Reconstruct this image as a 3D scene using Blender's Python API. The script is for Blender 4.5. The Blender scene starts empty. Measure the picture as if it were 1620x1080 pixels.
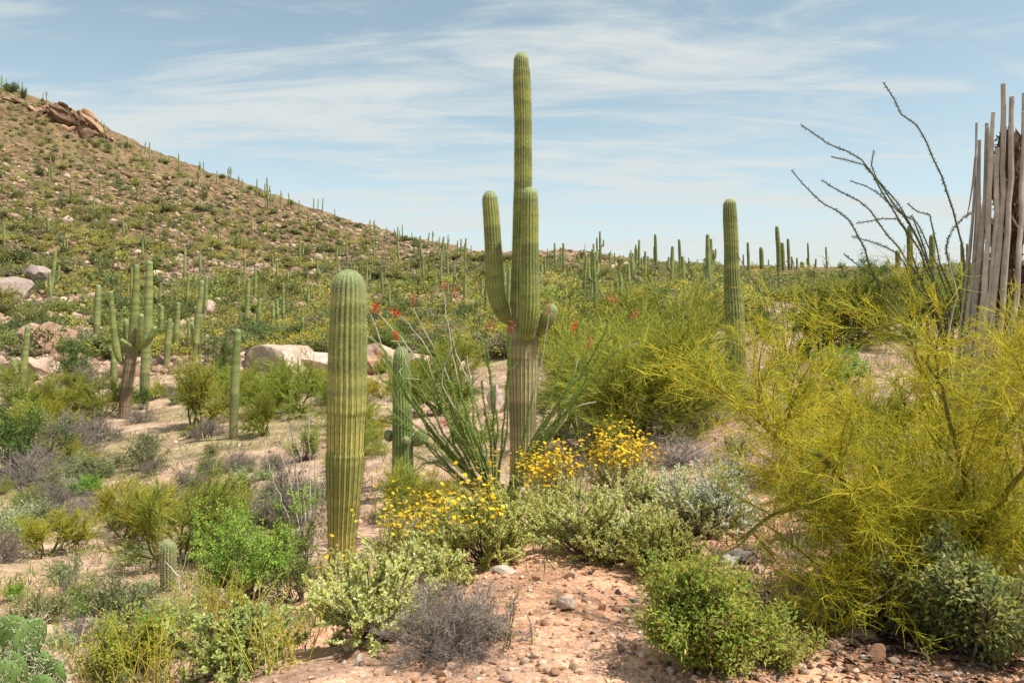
import bpy, bmesh, math, random
import numpy as np
from mathutils import Vector

S = bpy.context.scene
C = S.collection
# ------------------------------------------------------------------ camera, sky, sun, exposure
CAM_Z = 1.7
F = 1260.0            # focal length in pixels of the 1620 px wide photograph (28 mm on 36 mm)
HOR = 480.0           # row of the horizon
cam_d = bpy.data.cameras.new('camera'); cam = bpy.data.objects.new('camera', cam_d); C.objects.link(cam)
cam_d.lens = 28.0; cam_d.sensor_width = 36.0; cam_d.clip_start = 0.05; cam_d.clip_end = 8000
cam_d.shift_y = -(540 - HOR) / 1620.0
cam.location = (0, 0, CAM_Z); cam.rotation_euler = (math.radians(90), 0, 0)
S.camera = cam
SUN_EL, SUN_AZ = 62.0, 110.0          # elevation; azimuth clockwise from +Y (the view direction)
w = bpy.data.worlds.new('World'); S.world = w; w.use_nodes = True
nt = w.node_tree; nt.nodes.clear()
def wn(t, **k):
    n = nt.nodes.new(t)
    for a, b in k.items(): setattr(n, a, b)
    return n
wo = wn('ShaderNodeOutputWorld'); bg = wn('ShaderNodeBackground'); bg.inputs[1].default_value = 0.15
sky = wn('ShaderNodeTexSky', sky_type='NISHITA', sun_disc=False)
sky.sun_elevation = math.radians(SUN_EL); sky.sun_rotation = math.radians(SUN_AZ)
sky.altitude = 800; sky.air_density = 1.0; sky.dust_density = 1.3; sky.ozone_density = 1.0
tc = wn('ShaderNodeTexCoord'); sep = wn('ShaderNodeSeparateXYZ'); nt.links.new(tc.outputs['Generated'], sep.inputs[0])
def wm(op, a, b=None, c=None, clamp=False):
    n = wn('ShaderNodeMath', operation=op, use_clamp=clamp)
    for i, v in enumerate((a, b, c)):
        if v is None: continue
        if isinstance(v, (int, float)): n.inputs[i].default_value = v
        else: nt.links.new(v, n.inputs[i])
    return n.outputs[0]
zc = wm('MAXIMUM', sep.outputs[2], 0.0)
den = wm('ADD', zc, 0.10)
cx = wm('DIVIDE', sep.outputs[0], den); cy = wm('DIVIDE', sep.outputs[1], den)
comb = wn('ShaderNodeCombineXYZ'); nt.links.new(cx, comb.inputs[0]); nt.links.new(cy, comb.inputs[1])
mp = wn('ShaderNodeMapping'); nt.links.new(comb.outputs[0], mp.inputs[0])
mp.inputs['Rotation'].default_value = (0, 0, math.radians(-14)); mp.inputs['Scale'].default_value = (0.36, 1.1, 1.0); mp.inputs['Location'].default_value = (3.1, 1.7, 0)
def wnoise(sc, det, rough, dist, vec=None):
    n = wn('ShaderNodeTexNoise'); n.inputs['Scale'].default_value = sc; n.inputs['Detail'].default_value = det
    n.inputs['Roughness'].default_value = rough; n.inputs['Distortion'].default_value = dist
    nt.links.new(vec or mp.outputs[0], n.inputs['Vector']); return n.outputs['Fac']
n1 = wnoise(0.95, 9, 0.6, 0.7); n2 = wnoise(3.2, 8, 0.62, 1.1); n3 = wnoise(0.3, 3, 0.5, 0.2)
s1 = wm('MULTIPLY_ADD', n1, 0.62, wm('MULTIPLY', n2, 0.33)); s2 = wm('MULTIPLY_ADD', n3, 0.22, s1)
cl = wn('ShaderNodeMapRange', interpolation_type='SMOOTHSTEP'); nt.links.new(s2, cl.inputs[0])
cl.inputs[1].default_value = 0.50; cl.inputs[2].default_value = 0.66
low = wn('ShaderNodeMapRange', interpolation_type='SMOOTHSTEP'); nt.links.new(zc, low.inputs[0])      # thin bright veil near the horizon
low.inputs[1].default_value = 0.34; low.inputs[2].default_value = 0.0; low.inputs[3].default_value = 0.0; low.inputs[4].default_value = 0.30
cov = wm('MULTIPLY', wm('MAXIMUM', cl.outputs[0], wm('MULTIPLY', low.outputs[0], wm('ADD', cl.outputs[0], 0.75))), 0.88, clamp=True)
hs = wn('ShaderNodeHueSaturation'); nt.links.new(sky.outputs[0], hs.inputs['Color']); hs.inputs['Saturation'].default_value = 0.70; hs.inputs['Hue'].default_value = 0.468; hs.inputs['Value'].default_value = 0.75
mx = wn('ShaderNodeMix', data_type='RGBA'); nt.links.new(cov, mx.inputs['Factor']); nt.links.new(hs.outputs[0], mx.inputs['A'])
mx.inputs['B'].default_value = (3.65, 3.85, 3.78, 1)
nt.links.new(mx.outputs['Result'], bg.inputs[0]); nt.links.new(bg.outputs[0], wo.inputs[0])
sd = bpy.data.lights.new('sun', 'SUN'); sun = bpy.data.objects.new('sun', sd); C.objects.link(sun)
sd.energy = 4.8; sd.angle = math.radians(0.8); sd.color = (1.0, 0.945, 0.86)
el, az = math.radians(SUN_EL), math.radians(SUN_AZ)
sv = Vector((math.sin(az) * math.cos(el), math.cos(az) * math.cos(el), math.sin(el)))
sun.rotation_euler = sv.to_track_quat('Z', 'Y').to_euler(); sun.location = sv * 50
vs = S.view_settings; vs.view_transform = 'Standard'; vs.look = 'None'; vs.gamma = 1; vs.use_curve_mapping = False; vs.exposure = 0.45
S.cycles.max_bounces = 6; S.cycles.diffuse_bounces = 3; S.cycles.transparent_max_bounces = 6

# ------------------------------------------------------------------ noise
def _hash(ix, iy, seed):
    h = (ix.astype(np.int64) * 374761393 + iy.astype(np.int64) * 668265263 + seed * 974711) & 0xffffffff
    h = ((h ^ (h >> 13)) * 1274126177) & 0xffffffff
    return ((h ^ (h >> 16)) & 0xffff) / 65535.0
def vnoise(x, y, seed=0):
    x = np.asarray(x, float); y = np.asarray(y, float)
    ix = np.floor(x); iy = np.floor(y); fx = x - ix; fy = y - iy
    fx = fx * fx * fx * (fx * (fx * 6 - 15) + 10); fy = fy * fy * fy * (fy * (fy * 6 - 15) + 10)
    a = _hash(ix, iy, seed); b = _hash(ix + 1, iy, seed); c = _hash(ix, iy + 1, seed); d = _hash(ix + 1, iy + 1, seed)
    return (a + (b - a) * fx) * (1 - fy) + (c + (d - c) * fx) * fy
def fbm(x, y, seed=0, octv=4):
    s = 0; a = 0.5
    for k in range(octv):
        s = s + a * (vnoise(x, y, seed + 17 * k) - 0.5) * 2; x = x * 2.03 + 3.7; y = y * 2.03 + 1.3; a *= 0.5
    return s
def sstep(a, b, x):
    t = np.clip((x - a) / (b - a), 0, 1); return t * t * (3 - 2 * t)

# ------------------------------------------------------------------ terrain: surveyed points (column, row, metres away) -> smooth height field
CTRL = [(810,1720,1.6),(300,1720,1.7),(1300,1720,1.6),(850,1080,3.4),(500,1080,3.6),(1200,1080,3.3),(1620,1080,3.4),(0,1080,4.6),(950,960,4.6),(850,880,6.0),(1060,910,5.6),
 (1250,800,8),(1400,915,5.2),(1500,770,6.5),(700,1010,4.3),(520,1005,5),(541,908,9),(637,785,12.5),(826,770,13),(800,805,10),(1030,702,15),(1160,650,17),(950,770,10.5),
 (600,700,20),(450,705,22),(369,693,24),(195,660,34),(300,690,26),(100,760,20),(50,820,16),(150,905,11.5),(30,945,9),(300,905,10.5),(250,1005,6.5),(400,960,7.5),
 (450,590,42),(600,600,40),(75,545,50),(240,600,45),(0,455,90),(250,450,90),(450,480,80),(650,520,60),(700,455,100),(900,490,60),(1000,470,60),(1100,490,40),(1200,540,25),
 (1300,570,16),(1400,490,40),(1560,490,40),(1640,620,12),(1450,700,9),(1300,700,11),(1640,800,6),(0,620,40),(120,640,36),(1110,580,26),(780,590,40),(760,680,20),
 (0,140,262),(60,160,254),(150,196,243),(172,224,242),(230,243,240),(300,271,240),(362,284,240),(430,315,240),(500,337,240),(600,366,238),(700,391,230),(790,406,218),(860,407,200),(905,400,182),
 (960,409,168),(1050,417,140),(1150,422,122),(1300,424,110),(1400,424,108),(1640,420,110),(0,250,190),(150,310,180),(300,352,182),(450,392,172),(600,422,160),(0,350,130),(150,400,112),(300,402,126),
 (0,240,430),(300,370,430),(600,440,420),(900,455,350),(1200,458,300),(1640,458,300),(0,440,1200),(800,472,1200),(1640,472,1200),(0,478,3000),(800,479,3000),(1640,479,3000)]
_c = np.array(CTRL, float)
_u = (_c[:,0] - 810) / F
_x = _u * _c[:,2]; _y = _c[:,2]; _z = CAM_Z + (HOR - _c[:,1]) / F * _c[:,2]
_r = np.hypot(_x, _y); _t = np.arctan2(_x, _y)
_Z = _z / (_r + 10)
def _phi(d): return d
def _feat(t, r): return np.stack([t * 2.2, np.log(r + 0.5)], -1)
_P = _feat(_t, _r)
_A = _phi(np.linalg.norm(_P[:,None] - _P[None], axis=-1)); n_ = len(_c)
_A = _A - 0.0
_M = np.zeros((n_ + 3, n_ + 3)); _M[:n_,:n_] = np.sqrt(_A**2 + 0.05**2) + np.eye(n_) * -0.004; _M[:n_,n_] = 1; _M[:n_,n_+1:] = _P; _M[n_,:n_] = 1; _M[n_+1:,:n_] = _P.T
_W = np.linalg.solve(_M, np.concatenate([_Z, np.zeros(3)]))
def base_h(x, y):
    x = np.asarray(x, float); y = np.asarray(y, float); sh = x.shape
    x = x.ravel(); y = y.ravel()
    r = np.maximum(np.hypot(x, y), 0.6); t = np.arctan2(x, y)
    out = np.zeros(len(x))
    rr = np.maximum(r, 1.5)
    for k in range(0, len(x), 20000):
        q = _feat(np.clip(t[k:k+20000], -0.75, 0.75), rr[k:k+20000])
        A = np.sqrt(((q[:,None] - _P[None])**2).sum(-1) + 0.05**2)
        out[k:k+20000] = (A @ _W[:n_] + _W[n_] + q @ _W[n_+1:]) * (rr[k:k+20000] + 10)
    b = sstep(1.3, 2.6, np.abs(t))
    out = out * (1 - b) + b * 0.0
    return out.reshape(sh)
def height(x, y):
    x = np.asarray(x, float); y = np.asarray(y, float)
    r = np.hypot(x, y)
    h = base_h(x, y)
    near = 1 - sstep(25, 45, r)
    h = h + near * (0.075 * fbm(x / 1.3, y / 1.3, 3, 3) + 0.034 * fbm(x / 0.28, y / 0.28, 9, 4))
    mid = sstep(12, 30, r) * (1 - sstep(300, 500, r))
    h = h + mid * 0.22 * fbm(x / 5.0, y / 5.0, 21, 4)
    hill = sstep(60, 140, r) * (1 - sstep(400, 700, r)) * sstep(0.32, -0.1, np.arctan2(x, y))
    rg = 1 - np.abs(fbm(x / 16.0, y / 16.0, 33, 4)) * 2
    h = h + hill * (2.3 * rg - 1.3 + 1.1 * fbm(x / 4.5, y / 4.5, 41, 4))
    return h
def H(x, y): return float(height(np.array([x]), np.array([y]))[0])
_YS = np.exp(np.linspace(math.log(2.2), math.log(330), 900))
def ground_at(px, py):
    """where the sight line through (px, py) meets the ground: x, y, z"""
    u = (px - 810) / F; s = (HOR - py) / F
    z = height(u * _YS, _YS); hit = np.nonzero(CAM_Z + s * _YS < z)[0]
    i = hit[0] if len(hit) else len(_YS) - 1
    Y = _YS[i]
    if 0 < i and len(hit):
        a = CAM_Z + s * _YS[i-1] - z[i-1]; b = CAM_Z + s * _YS[i] - z[i]; Y = _YS[i-1] + (_YS[i] - _YS[i-1]) * a / (a - b)
    return u * Y, Y, H(u * Y, Y)
def pix(px, py, Y): return np.array([(px - 810) / F * Y, Y, CAM_Z + (HOR - py) / F * Y])

# ------------------------------------------------------------------ mesh building
class MB:
    def __init__(s): s.v = []; s.c = []; s.f = {}; s.n = 0; s.at = {}
    def add(s, V, faces, col, mat=0, **at):
        V = np.asarray(V, float).reshape(-1, 3)
        faces = np.asarray(faces, int)
        col = np.asarray(col, float)
        if col.ndim == 1: col = np.broadcast_to(col, (len(V), 3))
        s.v.append(V); s.c.append(col)
        s.f.setdefault((faces.shape[1], mat), []).append(faces + s.n)
        for k in set(list(s.at) + list(at)):
            l = s.at.setdefault(k, [np.zeros(s.n)] if s.n else [])
            l.append(np.asarray(at[k], float).ravel() if k in at else np.zeros(len(V)))
        s.n += len(V)
    def bounds(s):
        V = np.concatenate(s.v); return V.min(0), V.max(0)
    def xform(s, M, t=(0,0,0)):
        s.v = [v @ np.asarray(M).T + np.asarray(t) for v in s.v]; return s
    def mesh(s, name, mats, smooth=True):
        me = bpy.data.meshes.new(name)
        V = np.concatenate(s.v).astype(np.float32); Cc = np.concatenate(s.c)
        me.vertices.add(len(V)); me.vertices.foreach_set('co', V.ravel())
        li = []; ls = []; mi = []; k = 0
        for (n, m), fl in s.f.items():
            A = np.concatenate(fl); li.append(A.ravel()); ls.append(np.arange(len(A)) * n + k); k += A.size
            mi.append(np.full(len(A), m))
        li = np.concatenate(li); ls = np.concatenate(ls); mi = np.concatenate(mi)
        me.loops.add(len(li)); me.loops.foreach_set('vertex_index', li.astype(np.int32))
        me.polygons.add(len(ls)); me.polygons.foreach_set('loop_start', ls.astype(np.int32))
        me.polygons.foreach_set('material_index', mi.astype(np.int32))
        if smooth: me.polygons.foreach_set('use_smooth', np.ones(len(ls), bool))
        a = me.attributes.new('col', 'FLOAT_COLOR', 'POINT')
        a.data.foreach_set('color', np.concatenate([np.clip(Cc, 0, 1), np.ones((len(V), 1))], 1).astype(np.float32).ravel())
        for kk, l in s.at.items():
            a = me.attributes.new(kk, 'FLOAT', 'POINT'); a.data.foreach_set('value', np.concatenate(l).astype(np.float32))
        me.update(calc_edges=True); me.validate()
        for m in mats: me.materials.append(m)
        return me
    def build(s, name, mats, parent=None, smooth=True):
        o = bpy.data.objects.new(name, s.mesh(name, mats, smooth)); C.objects.link(o)
        if parent: o.parent = parent
        return o
def tag(o, label=None, cat=None, group=None, kind=None):
    for k, v in (('label', label), ('category', cat), ('group', group), ('kind', kind)):
        if v: o[k] = v
    return o
def thing(name, loc, label, cat, group=None, rz=0.0):
    o = bpy.data.objects.new(name, None); C.objects.link(o); o.empty_display_size = 0.1
    o.location = loc; o.rotation_euler = (0, 0, rz)
    return tag(o, label, cat, group)
def copy_tree(o, loc, rz, sc, label, group, cat=None):
    c = o.copy(); C.objects.link(c); c.location = loc; c.rotation_euler = (0, 0, rz); c.scale = sc
    tag(c, label, cat, group)
    for ch in o.children:
        d = ch.copy(); C.objects.link(d); d.parent = c
        for g in ch.children:
            e = g.copy(); C.objects.link(e); e.parent = d
    return c

# ------------------------------------------------------------------ materials (colour comes from the 'col' attribute, broken up by noise)
def mat(name, rough=0.8, trans=0.0, vary=0.18, nscale=6.0, bump=0.0, bscale=20.0, spec=0.3, objvar=0.0):
    m = bpy.data.materials.new(name); m.use_nodes = True; t = m.node_tree; t.nodes.clear()
    def N(k, **kw):
        n = t.nodes.new(k)
        for a, b in kw.items(): setattr(n, a, b)
        return n
    L = t.links.new
    out = N('ShaderNodeOutputMaterial'); at = N('ShaderNodeAttribute', attribute_name='col')
    g = N('ShaderNodeNewGeometry'); nz = N('ShaderNodeTexNoise'); L(g.outputs['Position'], nz.inputs['Vector'])
    nz.inputs['Scale'].default_value = nscale; nz.inputs['Detail'].default_value = 4
    mr = N('ShaderNodeMapRange'); L(nz.outputs['Fac'], mr.inputs[0]); mr.inputs[1].default_value = 0.25; mr.inputs[2].default_value = 0.75
    mr.inputs[3].default_value = 1 - vary; mr.inputs[4].default_value = 1 + vary
    hs = N('ShaderNodeHueSaturation'); L(at.outputs['Color'], hs.inputs['Color']); L(mr.outputs[0], hs.inputs['Value'])
    if objvar:
        oi = N('ShaderNodeObjectInfo'); m2 = N('ShaderNodeMapRange'); L(oi.outputs['Random'], m2.inputs[0])
        m2.inputs[3].default_value = 0.5 - objvar * 0.016; m2.inputs[4].default_value = 0.5 + objvar * 0.02; L(m2.outputs[0], hs.inputs['Hue'])
        m3 = N('ShaderNodeMath', operation='MULTIPLY_ADD'); L(oi.outputs['Random'], m3.inputs[0]); m3.inputs[1].default_value = 7.31; m3.inputs[2].default_value = 0.2
        m4 = N('ShaderNodeMath', operation='FRACT'); L(m3.outputs[0], m4.inputs[0])
        m5 = N('ShaderNodeMath', operation='MULTIPLY_ADD'); L(m4.outputs[0], m5.inputs[0]); m5.inputs[1].default_value = 0.4 * objvar; m5.inputs[2].default_value = 1 - 0.2 * objvar
        m6 = N('ShaderNodeMath', operation='MULTIPLY'); L(m5.outputs[0], m6.inputs[0]); L(mr.outputs[0], m6.inputs[1]); L(m6.outputs[0], hs.inputs['Value'])
    b = N('ShaderNodeBsdfPrincipled'); L(hs.outputs[0], b.inputs['Base Color']); b.inputs['Roughness'].default_value = rough; b.inputs['Specular IOR Level'].default_value = spec
    if bump:
        n2 = N('ShaderNodeTexNoise'); L(g.outputs['Position'], n2.inputs['Vector']); n2.inputs['Scale'].default_value = bscale; n2.inputs['Detail'].default_value = 8; n2.inputs['Roughness'].default_value = 0.65
        bp = N('ShaderNodeBump'); bp.inputs['Strength'].default_value = 0.9; bp.inputs['Distance'].default_value = bump; L(n2.outputs['Fac'], bp.inputs['Height']); L(bp.outputs[0], b.inputs['Normal'])
    if trans:
        tr = N('ShaderNodeBsdfTranslucent'); L(hs.outputs[0], tr.inputs['Color']); ms = N('ShaderNodeMixShader'); ms.inputs[0].default_value = trans
        L(b.outputs[0], ms.inputs[1]); L(tr.outputs[0], ms.inputs[2]); L(ms.outputs[0], out.inputs[0])
    else: L(b.outputs[0], out.inputs[0])
    return m
LEAF = mat('leaf', 0.65, 0.45, 0.15, 3.0, spec=0.25)
LEAFV = mat('leaf_varied', 0.65, 0.45, 0.15, 2.0, spec=0.2, objvar=0.8)
WOOD = mat('twig_bark', 0.9, 0, 0.2, 25.0, spec=0.15)
PETAL = mat('petal', 0.6, 0.3, 0.06, 10.0, spec=0.2)
ROCK = mat('weathered_rock', 0.95, 0, 0.28, 3.0, bump=0.03, bscale=9.0, spec=0.15)
STONE = mat('small_stone', 0.95, 0, 0.25, 22.0, bump=0.006, bscale=60.0, spec=0.15)
CRAG = mat('crag_rock', 0.95, 0, 0.4, 0.55, bump=0.25, bscale=1.6, spec=0.1)
DEADWOOD = mat('bleached_wood', 0.9, 0, 0.22, 18.0, bump=0.004, bscale=90.0, spec=0.15)
FIBRE = mat('rotten_fibre', 0.95, 0, 0.5, 30.0, bump=0.02, bscale=45.0, spec=0.1)

# ------------------------------------------------------------------ ground
def ground_material():
    m = bpy.data.materials.new('decomposed_granite'); m.use_nodes = True; t = m.node_tree; t.nodes.clear(); L = t.links.new
    def N(k, **kw):
        n = t.nodes.new(k)
        for a, b in kw.items(): setattr(n, a, b)
        return n
    out = N('ShaderNodeOutputMaterial'); at = N('ShaderNodeAttribute', attribute_name='col'); g = N('ShaderNodeNewGeometry')
    def noise(sc, det=6, ro=0.6):
        n = N('ShaderNodeTexNoise'); n.inputs['Scale'].default_value = sc; n.inputs['Detail'].default_value = det; n.inputs['Roughness'].default_value = ro; L(g.outputs['Position'], n.inputs['Vector']); return n.outputs['Fac']
    def rng_(x, a, b, c, d):
        n = N('ShaderNodeMapRange'); L(x, n.inputs[0])
        for i, v in enumerate((a, b, c, d)): n.inputs[i + 1].default_value = v
        return n.outputs[0]
    def mul(a, b):
        n = N('ShaderNodeMath', operation='MULTIPLY'); L(a, n.inputs[0]); L(b, n.inputs[1]); return n.outputs[0]
    vo = N('ShaderNodeTexVoronoi'); L(g.outputs['Position'], vo.inputs['Vector']); vo.inputs['Scale'].default_value = 55
    vo2 = N('ShaderNodeTexVoronoi'); L(g.outputs['Position'], vo2.inputs['Vector']); vo2.inputs['Scale'].default_value = 17
    sp = N('ShaderNodeSeparateColor'); L(vo.outputs['Color'], sp.inputs[0]); sp2 = N('ShaderNodeSeparateColor'); L(vo2.outputs['Color'], sp2.inputs[0])
    v = mul(mul(rng_(noise(.8, 10, .7), .38, .62, .58, 1.22), rng_(noise(5, 6), .3, .7, .85, 1.15)), mul(mul(rng_(noise(1.1), .3, .7, .8, 1.2), rng_(noise(14), .3, .7, .8, 1.2)), mul(rng_(sp.outputs[0], 0, 1, .72, 1.28), rng_(sp2.outputs[0], 0, 1, .88, 1.12))))
    hs = N('ShaderNodeHueSaturation'); L(at.outputs['Color'], hs.inputs['Color']); L(v, hs.inputs['Value']); L(rng_(sp.outputs[1], 0, 1, .8, 1.15), hs.inputs['Saturation'])
    b = N('ShaderNodeBsdfPrincipled'); L(hs.outputs[0], b.inputs['Base Color']); b.inputs['Roughness'].default_value = 0.95; b.inputs['Specular IOR Level'].default_value = 0.1
    ad = N('ShaderNodeMath', operation='ADD'); L(mul(rng_(vo.outputs['Distance'], 0, .6, 1, 0), rng_(sp.outputs[2], 0, 1, 0, .5)), ad.inputs[0]); L(noise(40, 8), ad.inputs[1])
    bp = N('ShaderNodeBump'); bp.inputs['Distance'].default_value = 0.012; bp.inputs['Strength'].default_value = 0.9; L(ad.outputs[0], bp.inputs['Height'])
    L(bp.outputs[0], b.inputs['Normal']); L(b.outputs[0], out.inputs[0]); return m
def ground_col(x, y):
    r = np.hypot(x, y); t = np.arctan2(x, y)
    ridge = np.array([.54, .295, .175]); vale = np.array([.43, .28, .19]); hillc = np.array([.215, .145, .075]); grass = np.array([.20, .20, .07]); straw = np.array([.36, .31, .15]); pale = np.array([.49, .345, .25])
    def mixc(a, b, k): return a * (1 - k[:,None]) + b * k[:,None]
    c = mixc(np.broadcast_to(ridge, (len(x), 3)), vale, sstep(7, 14, r))
    c = mixc(c, pale, sstep(-.05, .35, fbm(x / 3.5, y / 3.5, 88, 4)) * 0.6)
    c = mixc(c, hillc, sstep(40, 90, r))
    g = sstep(0.0, 0.4, fbm(x / 6, y / 6, 61, 4) + 0.05) * sstep(8, 13, r) * (1 - 0.55 * sstep(90, 180, r))
    c = mixc(c, grass, g * np.where(r > 80, .38, .55))
    c = c * (1 - sstep(45, 80, r) * .5 * sstep(-.1, .4, fbm(x / 1.6, y / 1.6, 55, 4)))[:,None]
    s_ = sstep(0.0, 0.35, fbm(x / 2.2, y / 2.2, 71, 4)) * sstep(6.5, 10, r) * sstep(0.02, -0.12, t)
    c = mixc(c, straw, s_ * 0.28 * (1 - sstep(30, 60, r)))
    # dark bark litter under the palo verde on the right
    d = np.hypot((x - 1.95) / 0.75, (y - 4.45) / 1.15); k = sstep(1.25, 0.5, d + 0.5 * fbm(x / .35, y / .35, 5, 3))
    c = mixc(c, np.array([.12, .062, .038]), k * 0.85)
    return c
th = np.concatenate([np.linspace(-math.pi, -1.06, 40, endpoint=False), np.linspace(-1.06, -0.66, 60, endpoint=False), np.linspace(-0.66, 0.66, 820, endpoint=False), np.linspace(0.66, 1.06, 60, endpoint=False), np.linspace(1.06, math.pi, 41)])
rr = np.concatenate([np.exp(np.linspace(math.log(0.25), math.log(2.4), 50, endpoint=False)), np.exp(np.linspace(math.log(2.4), math.log(320), 720, endpoint=False)), np.exp(np.linspace(math.log(320), math.log(5000), 60))])
TH, RR = np.meshgrid(th, rr); gx = np.sin(TH) * RR; gy = np.cos(TH) * RR
gz = height(gx, gy)
GV = np.stack([gx, gy, gz], -1).reshape(-1, 3); nA = len(th); nR = len(rr)
i_, j_ = np.meshgrid(np.arange(nA - 1), np.arange(nR - 1)); q = (j_ * nA + i_).ravel()
gm = MB(); gm.add(GV, np.stack([q, q + 1, q + nA + 1, q + nA], 1)[:, ::-1], ground_col(GV[:,0], GV[:,1]))
ground = gm.build('ground', [ground_material()]); tag(ground, kind='structure')
# ------------------------------------------------------------------ growth helpers
def unit(v): return v / np.maximum(np.linalg.norm(v, axis=-1, keepdims=True), 1e-9)
def grow(rng, P0, D0, L, K, wander=0.2, up=0.0):
    """polylines of K points from P0 in direction D0, total length L"""
    n = len(P0); P = np.zeros((n, K, 3)); P[:,0] = P0; D = unit(D0); L = np.broadcast_to(np.asarray(L, float), (n,))
    for k in range(1, K):
        D = unit(D + wander * rng.normal(size=(n, 3)) + np.array([0, 0, up]))
        P[:,k] = P[:,k-1] + D * (L / (K - 1))[:,None]
    return P
def spawn(rng, P, n, t0, t1, spread, power=1.0):
    """n points on the polylines P (longer index = further out) with new directions"""
    i = rng.integers(0, len(P), n); K = P.shape[1]
    t = (t0 + (t1 - t0) * rng.random(n) ** power) * (K - 1); k = np.minimum(t.astype(int), K - 2); f = (t - k)[:,None]
    A = P[i,k]; B = P[i,k+1]
    return A + (B - A) * f, unit(unit(B - A) + spread * rng.normal(size=(n, 3)))
def tubes(mb, P, r0, r1, sides, col, mat=0, rng=None, cvar=0.15):
    P = np.asarray(P, float); n, K, _ = P.shape
    T = np.zeros_like(P); T[:,1:-1] = P[:,2:] - P[:,:-2]; T[:,0] = P[:,1] - P[:,0]; T[:,-1] = P[:,-1] - P[:,-2]; T = unit(T)
    ref = np.where(np.abs(T[:,:,2:3]) < 0.9, np.array([0,0,1.0]), np.array([1.0,0,0]))
    A = unit(np.cross(T, ref)); B = np.cross(T, A)
    R = np.broadcast_to(np.asarray(r0, float), (n,))[:,None] * (1 - np.linspace(0, 1, K))[None] + np.broadcast_to(np.asarray(r1, float), (n,))[:,None] * np.linspace(0, 1, K)[None]
    a = np.arange(sides) / sides * 2 * math.pi
    V = P[:,:,None] + R[:,:,None,None] * (np.cos(a)[None,None,:,None] * A[:,:,None] + np.sin(a)[None,None,:,None] * B[:,:,None])
    base = (np.arange(n) * K * sides)[:,None,None]; k = (np.arange(K - 1) * sides)[None,:,None]; s = np.arange(sides)[None,None]; s2 = (s + 1) % sides
    F_ = np.stack([base + k + s, base + k + s2, base + k + sides + s2, base + k + sides + s], -1).reshape(-1, 4)
    col = np.asarray(col, float)
    if col.ndim == 1: col = np.broadcast_to(col, (n, 3))
    if rng is not None: col = col * (1 + cvar * rng.normal(size=(n, 1)))
    mb.add(V, F_, np.repeat(col, K * sides, 0), mat)
def leaves(mb, rng, P, D, L, W, col, mat=0, cvar=0.18, bend=0.15, flat=None):
    n = len(P); D = unit(D); L = np.broadcast_to(np.asarray(L, float), (n,))[:,None]; W = np.broadcast_to(np.asarray(W, float), (n,))[:,None]
    ref = rng.normal(size=(n, 3)) if flat is None else flat
    Sd = unit(np.cross(D, ref)); Nn = np.cross(Sd, D)
    m = P + D * L * 0.5
    V = np.stack([P, m + Sd * W * 0.5 + Nn * L * bend * 0.4, P + D * L - Nn * L * bend, m - Sd * W * 0.5 + Nn * L * bend * 0.4], 1)
    col = np.asarray(col, float)
    if col.ndim == 1: col = np.broadcast_to(col, (n, 3))
    col = col * (1 + cvar * rng.normal(size=(n, 1))) * (1 + 0.06 * rng.normal(size=(n, 3)))
    mb.add(V, np.arange(n * 4).reshape(n, 4), np.repeat(col, 4, 0), mat)
SKYWARD = np.array([.45, -.40, 1.0])
def facing(rng, n, k=.55): return SKYWARD + k * rng.normal(size=(n, 3))
def pick(rng, cols, n, p=None): return np.asarray(cols, float)[rng.choice(len(cols), n, p=p)]
def dome(rng, n, emin=10, emax=90):
    a = rng.random(n) * 2 * math.pi; s0, s1 = math.sin(math.radians(emin)), math.sin(math.radians(emax)); z = s0 + (s1 - s0) * rng.random(n)
    c = np.sqrt(1 - z * z); return np.stack([np.cos(a) * c, np.sin(a) * c, z], -1)
def ell(D, W, Hh): return 1 / np.sqrt((D[:,0]**2 + D[:,1]**2) / (W / 2)**2 + D[:,2]**2 / Hh**2)
def flowers(mb, rng, P, Nrm, R, cols, petals=6):
    n = len(P); Nrm = unit(Nrm); A = unit(np.cross(Nrm, rng.normal(size=(n, 3)))); B = np.cross(Nrm, A)
    a = np.arange(petals) / petals * 2 * math.pi
    D = np.cos(a)[None,:,None] * A[:,None] + np.sin(a)[None,:,None] * B[:,None] + Nrm[:,None] * 0.25
    PP = np.repeat(P[:,None], petals, 1).reshape(-1, 3); c = np.repeat(pick(rng, cols, n), petals, 0)
    leaves(mb, rng, PP, D.reshape(-1, 3), np.repeat(R * (0.8 + 0.4 * rng.random(n)), petals), np.repeat(np.full(n, R * 0.75), petals), c, 0, 0.08, 0.1, flat=np.repeat(Nrm, petals, 0))
    # raised centre
    b = np.arange(5) / 5 * 2 * math.pi; rim = P[:,None] + (np.cos(b)[None,:,None] * A[:,None] + np.sin(b)[None,:,None] * B[:,None]) * R * 0.35 + Nrm[:,None] * R * 0.12
    V = np.concatenate([rim, (P + Nrm * R * 0.4)[:,None]], 1); base = (np.arange(n) * 6)[:,None]
    F_ = np.concatenate([np.stack([base[:,0] + k, base[:,0] + (k + 1) % 5, base[:,0] + 5], 1) for k in range(5)])
    mb.add(V, F_, (.70, .42, .02))

SAGE = [(.62,.63,.24),(.68,.68,.33),(.57,.59,.18),(.72,.72,.43)]
LIME = [(.56,.58,.13),(.50,.54,.11),(.62,.61,.19)]
SILVER = [(.62,.64,.46),(.54,.58,.38),(.70,.72,.56)]
GREYW = (.20,.165,.145); DARKW = (.075,.055,.042); BROWNW = (.15,.10,.07)
YEL = [(.86,.61,.02),(.88,.67,.03),(.84,.54,.02)]

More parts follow.
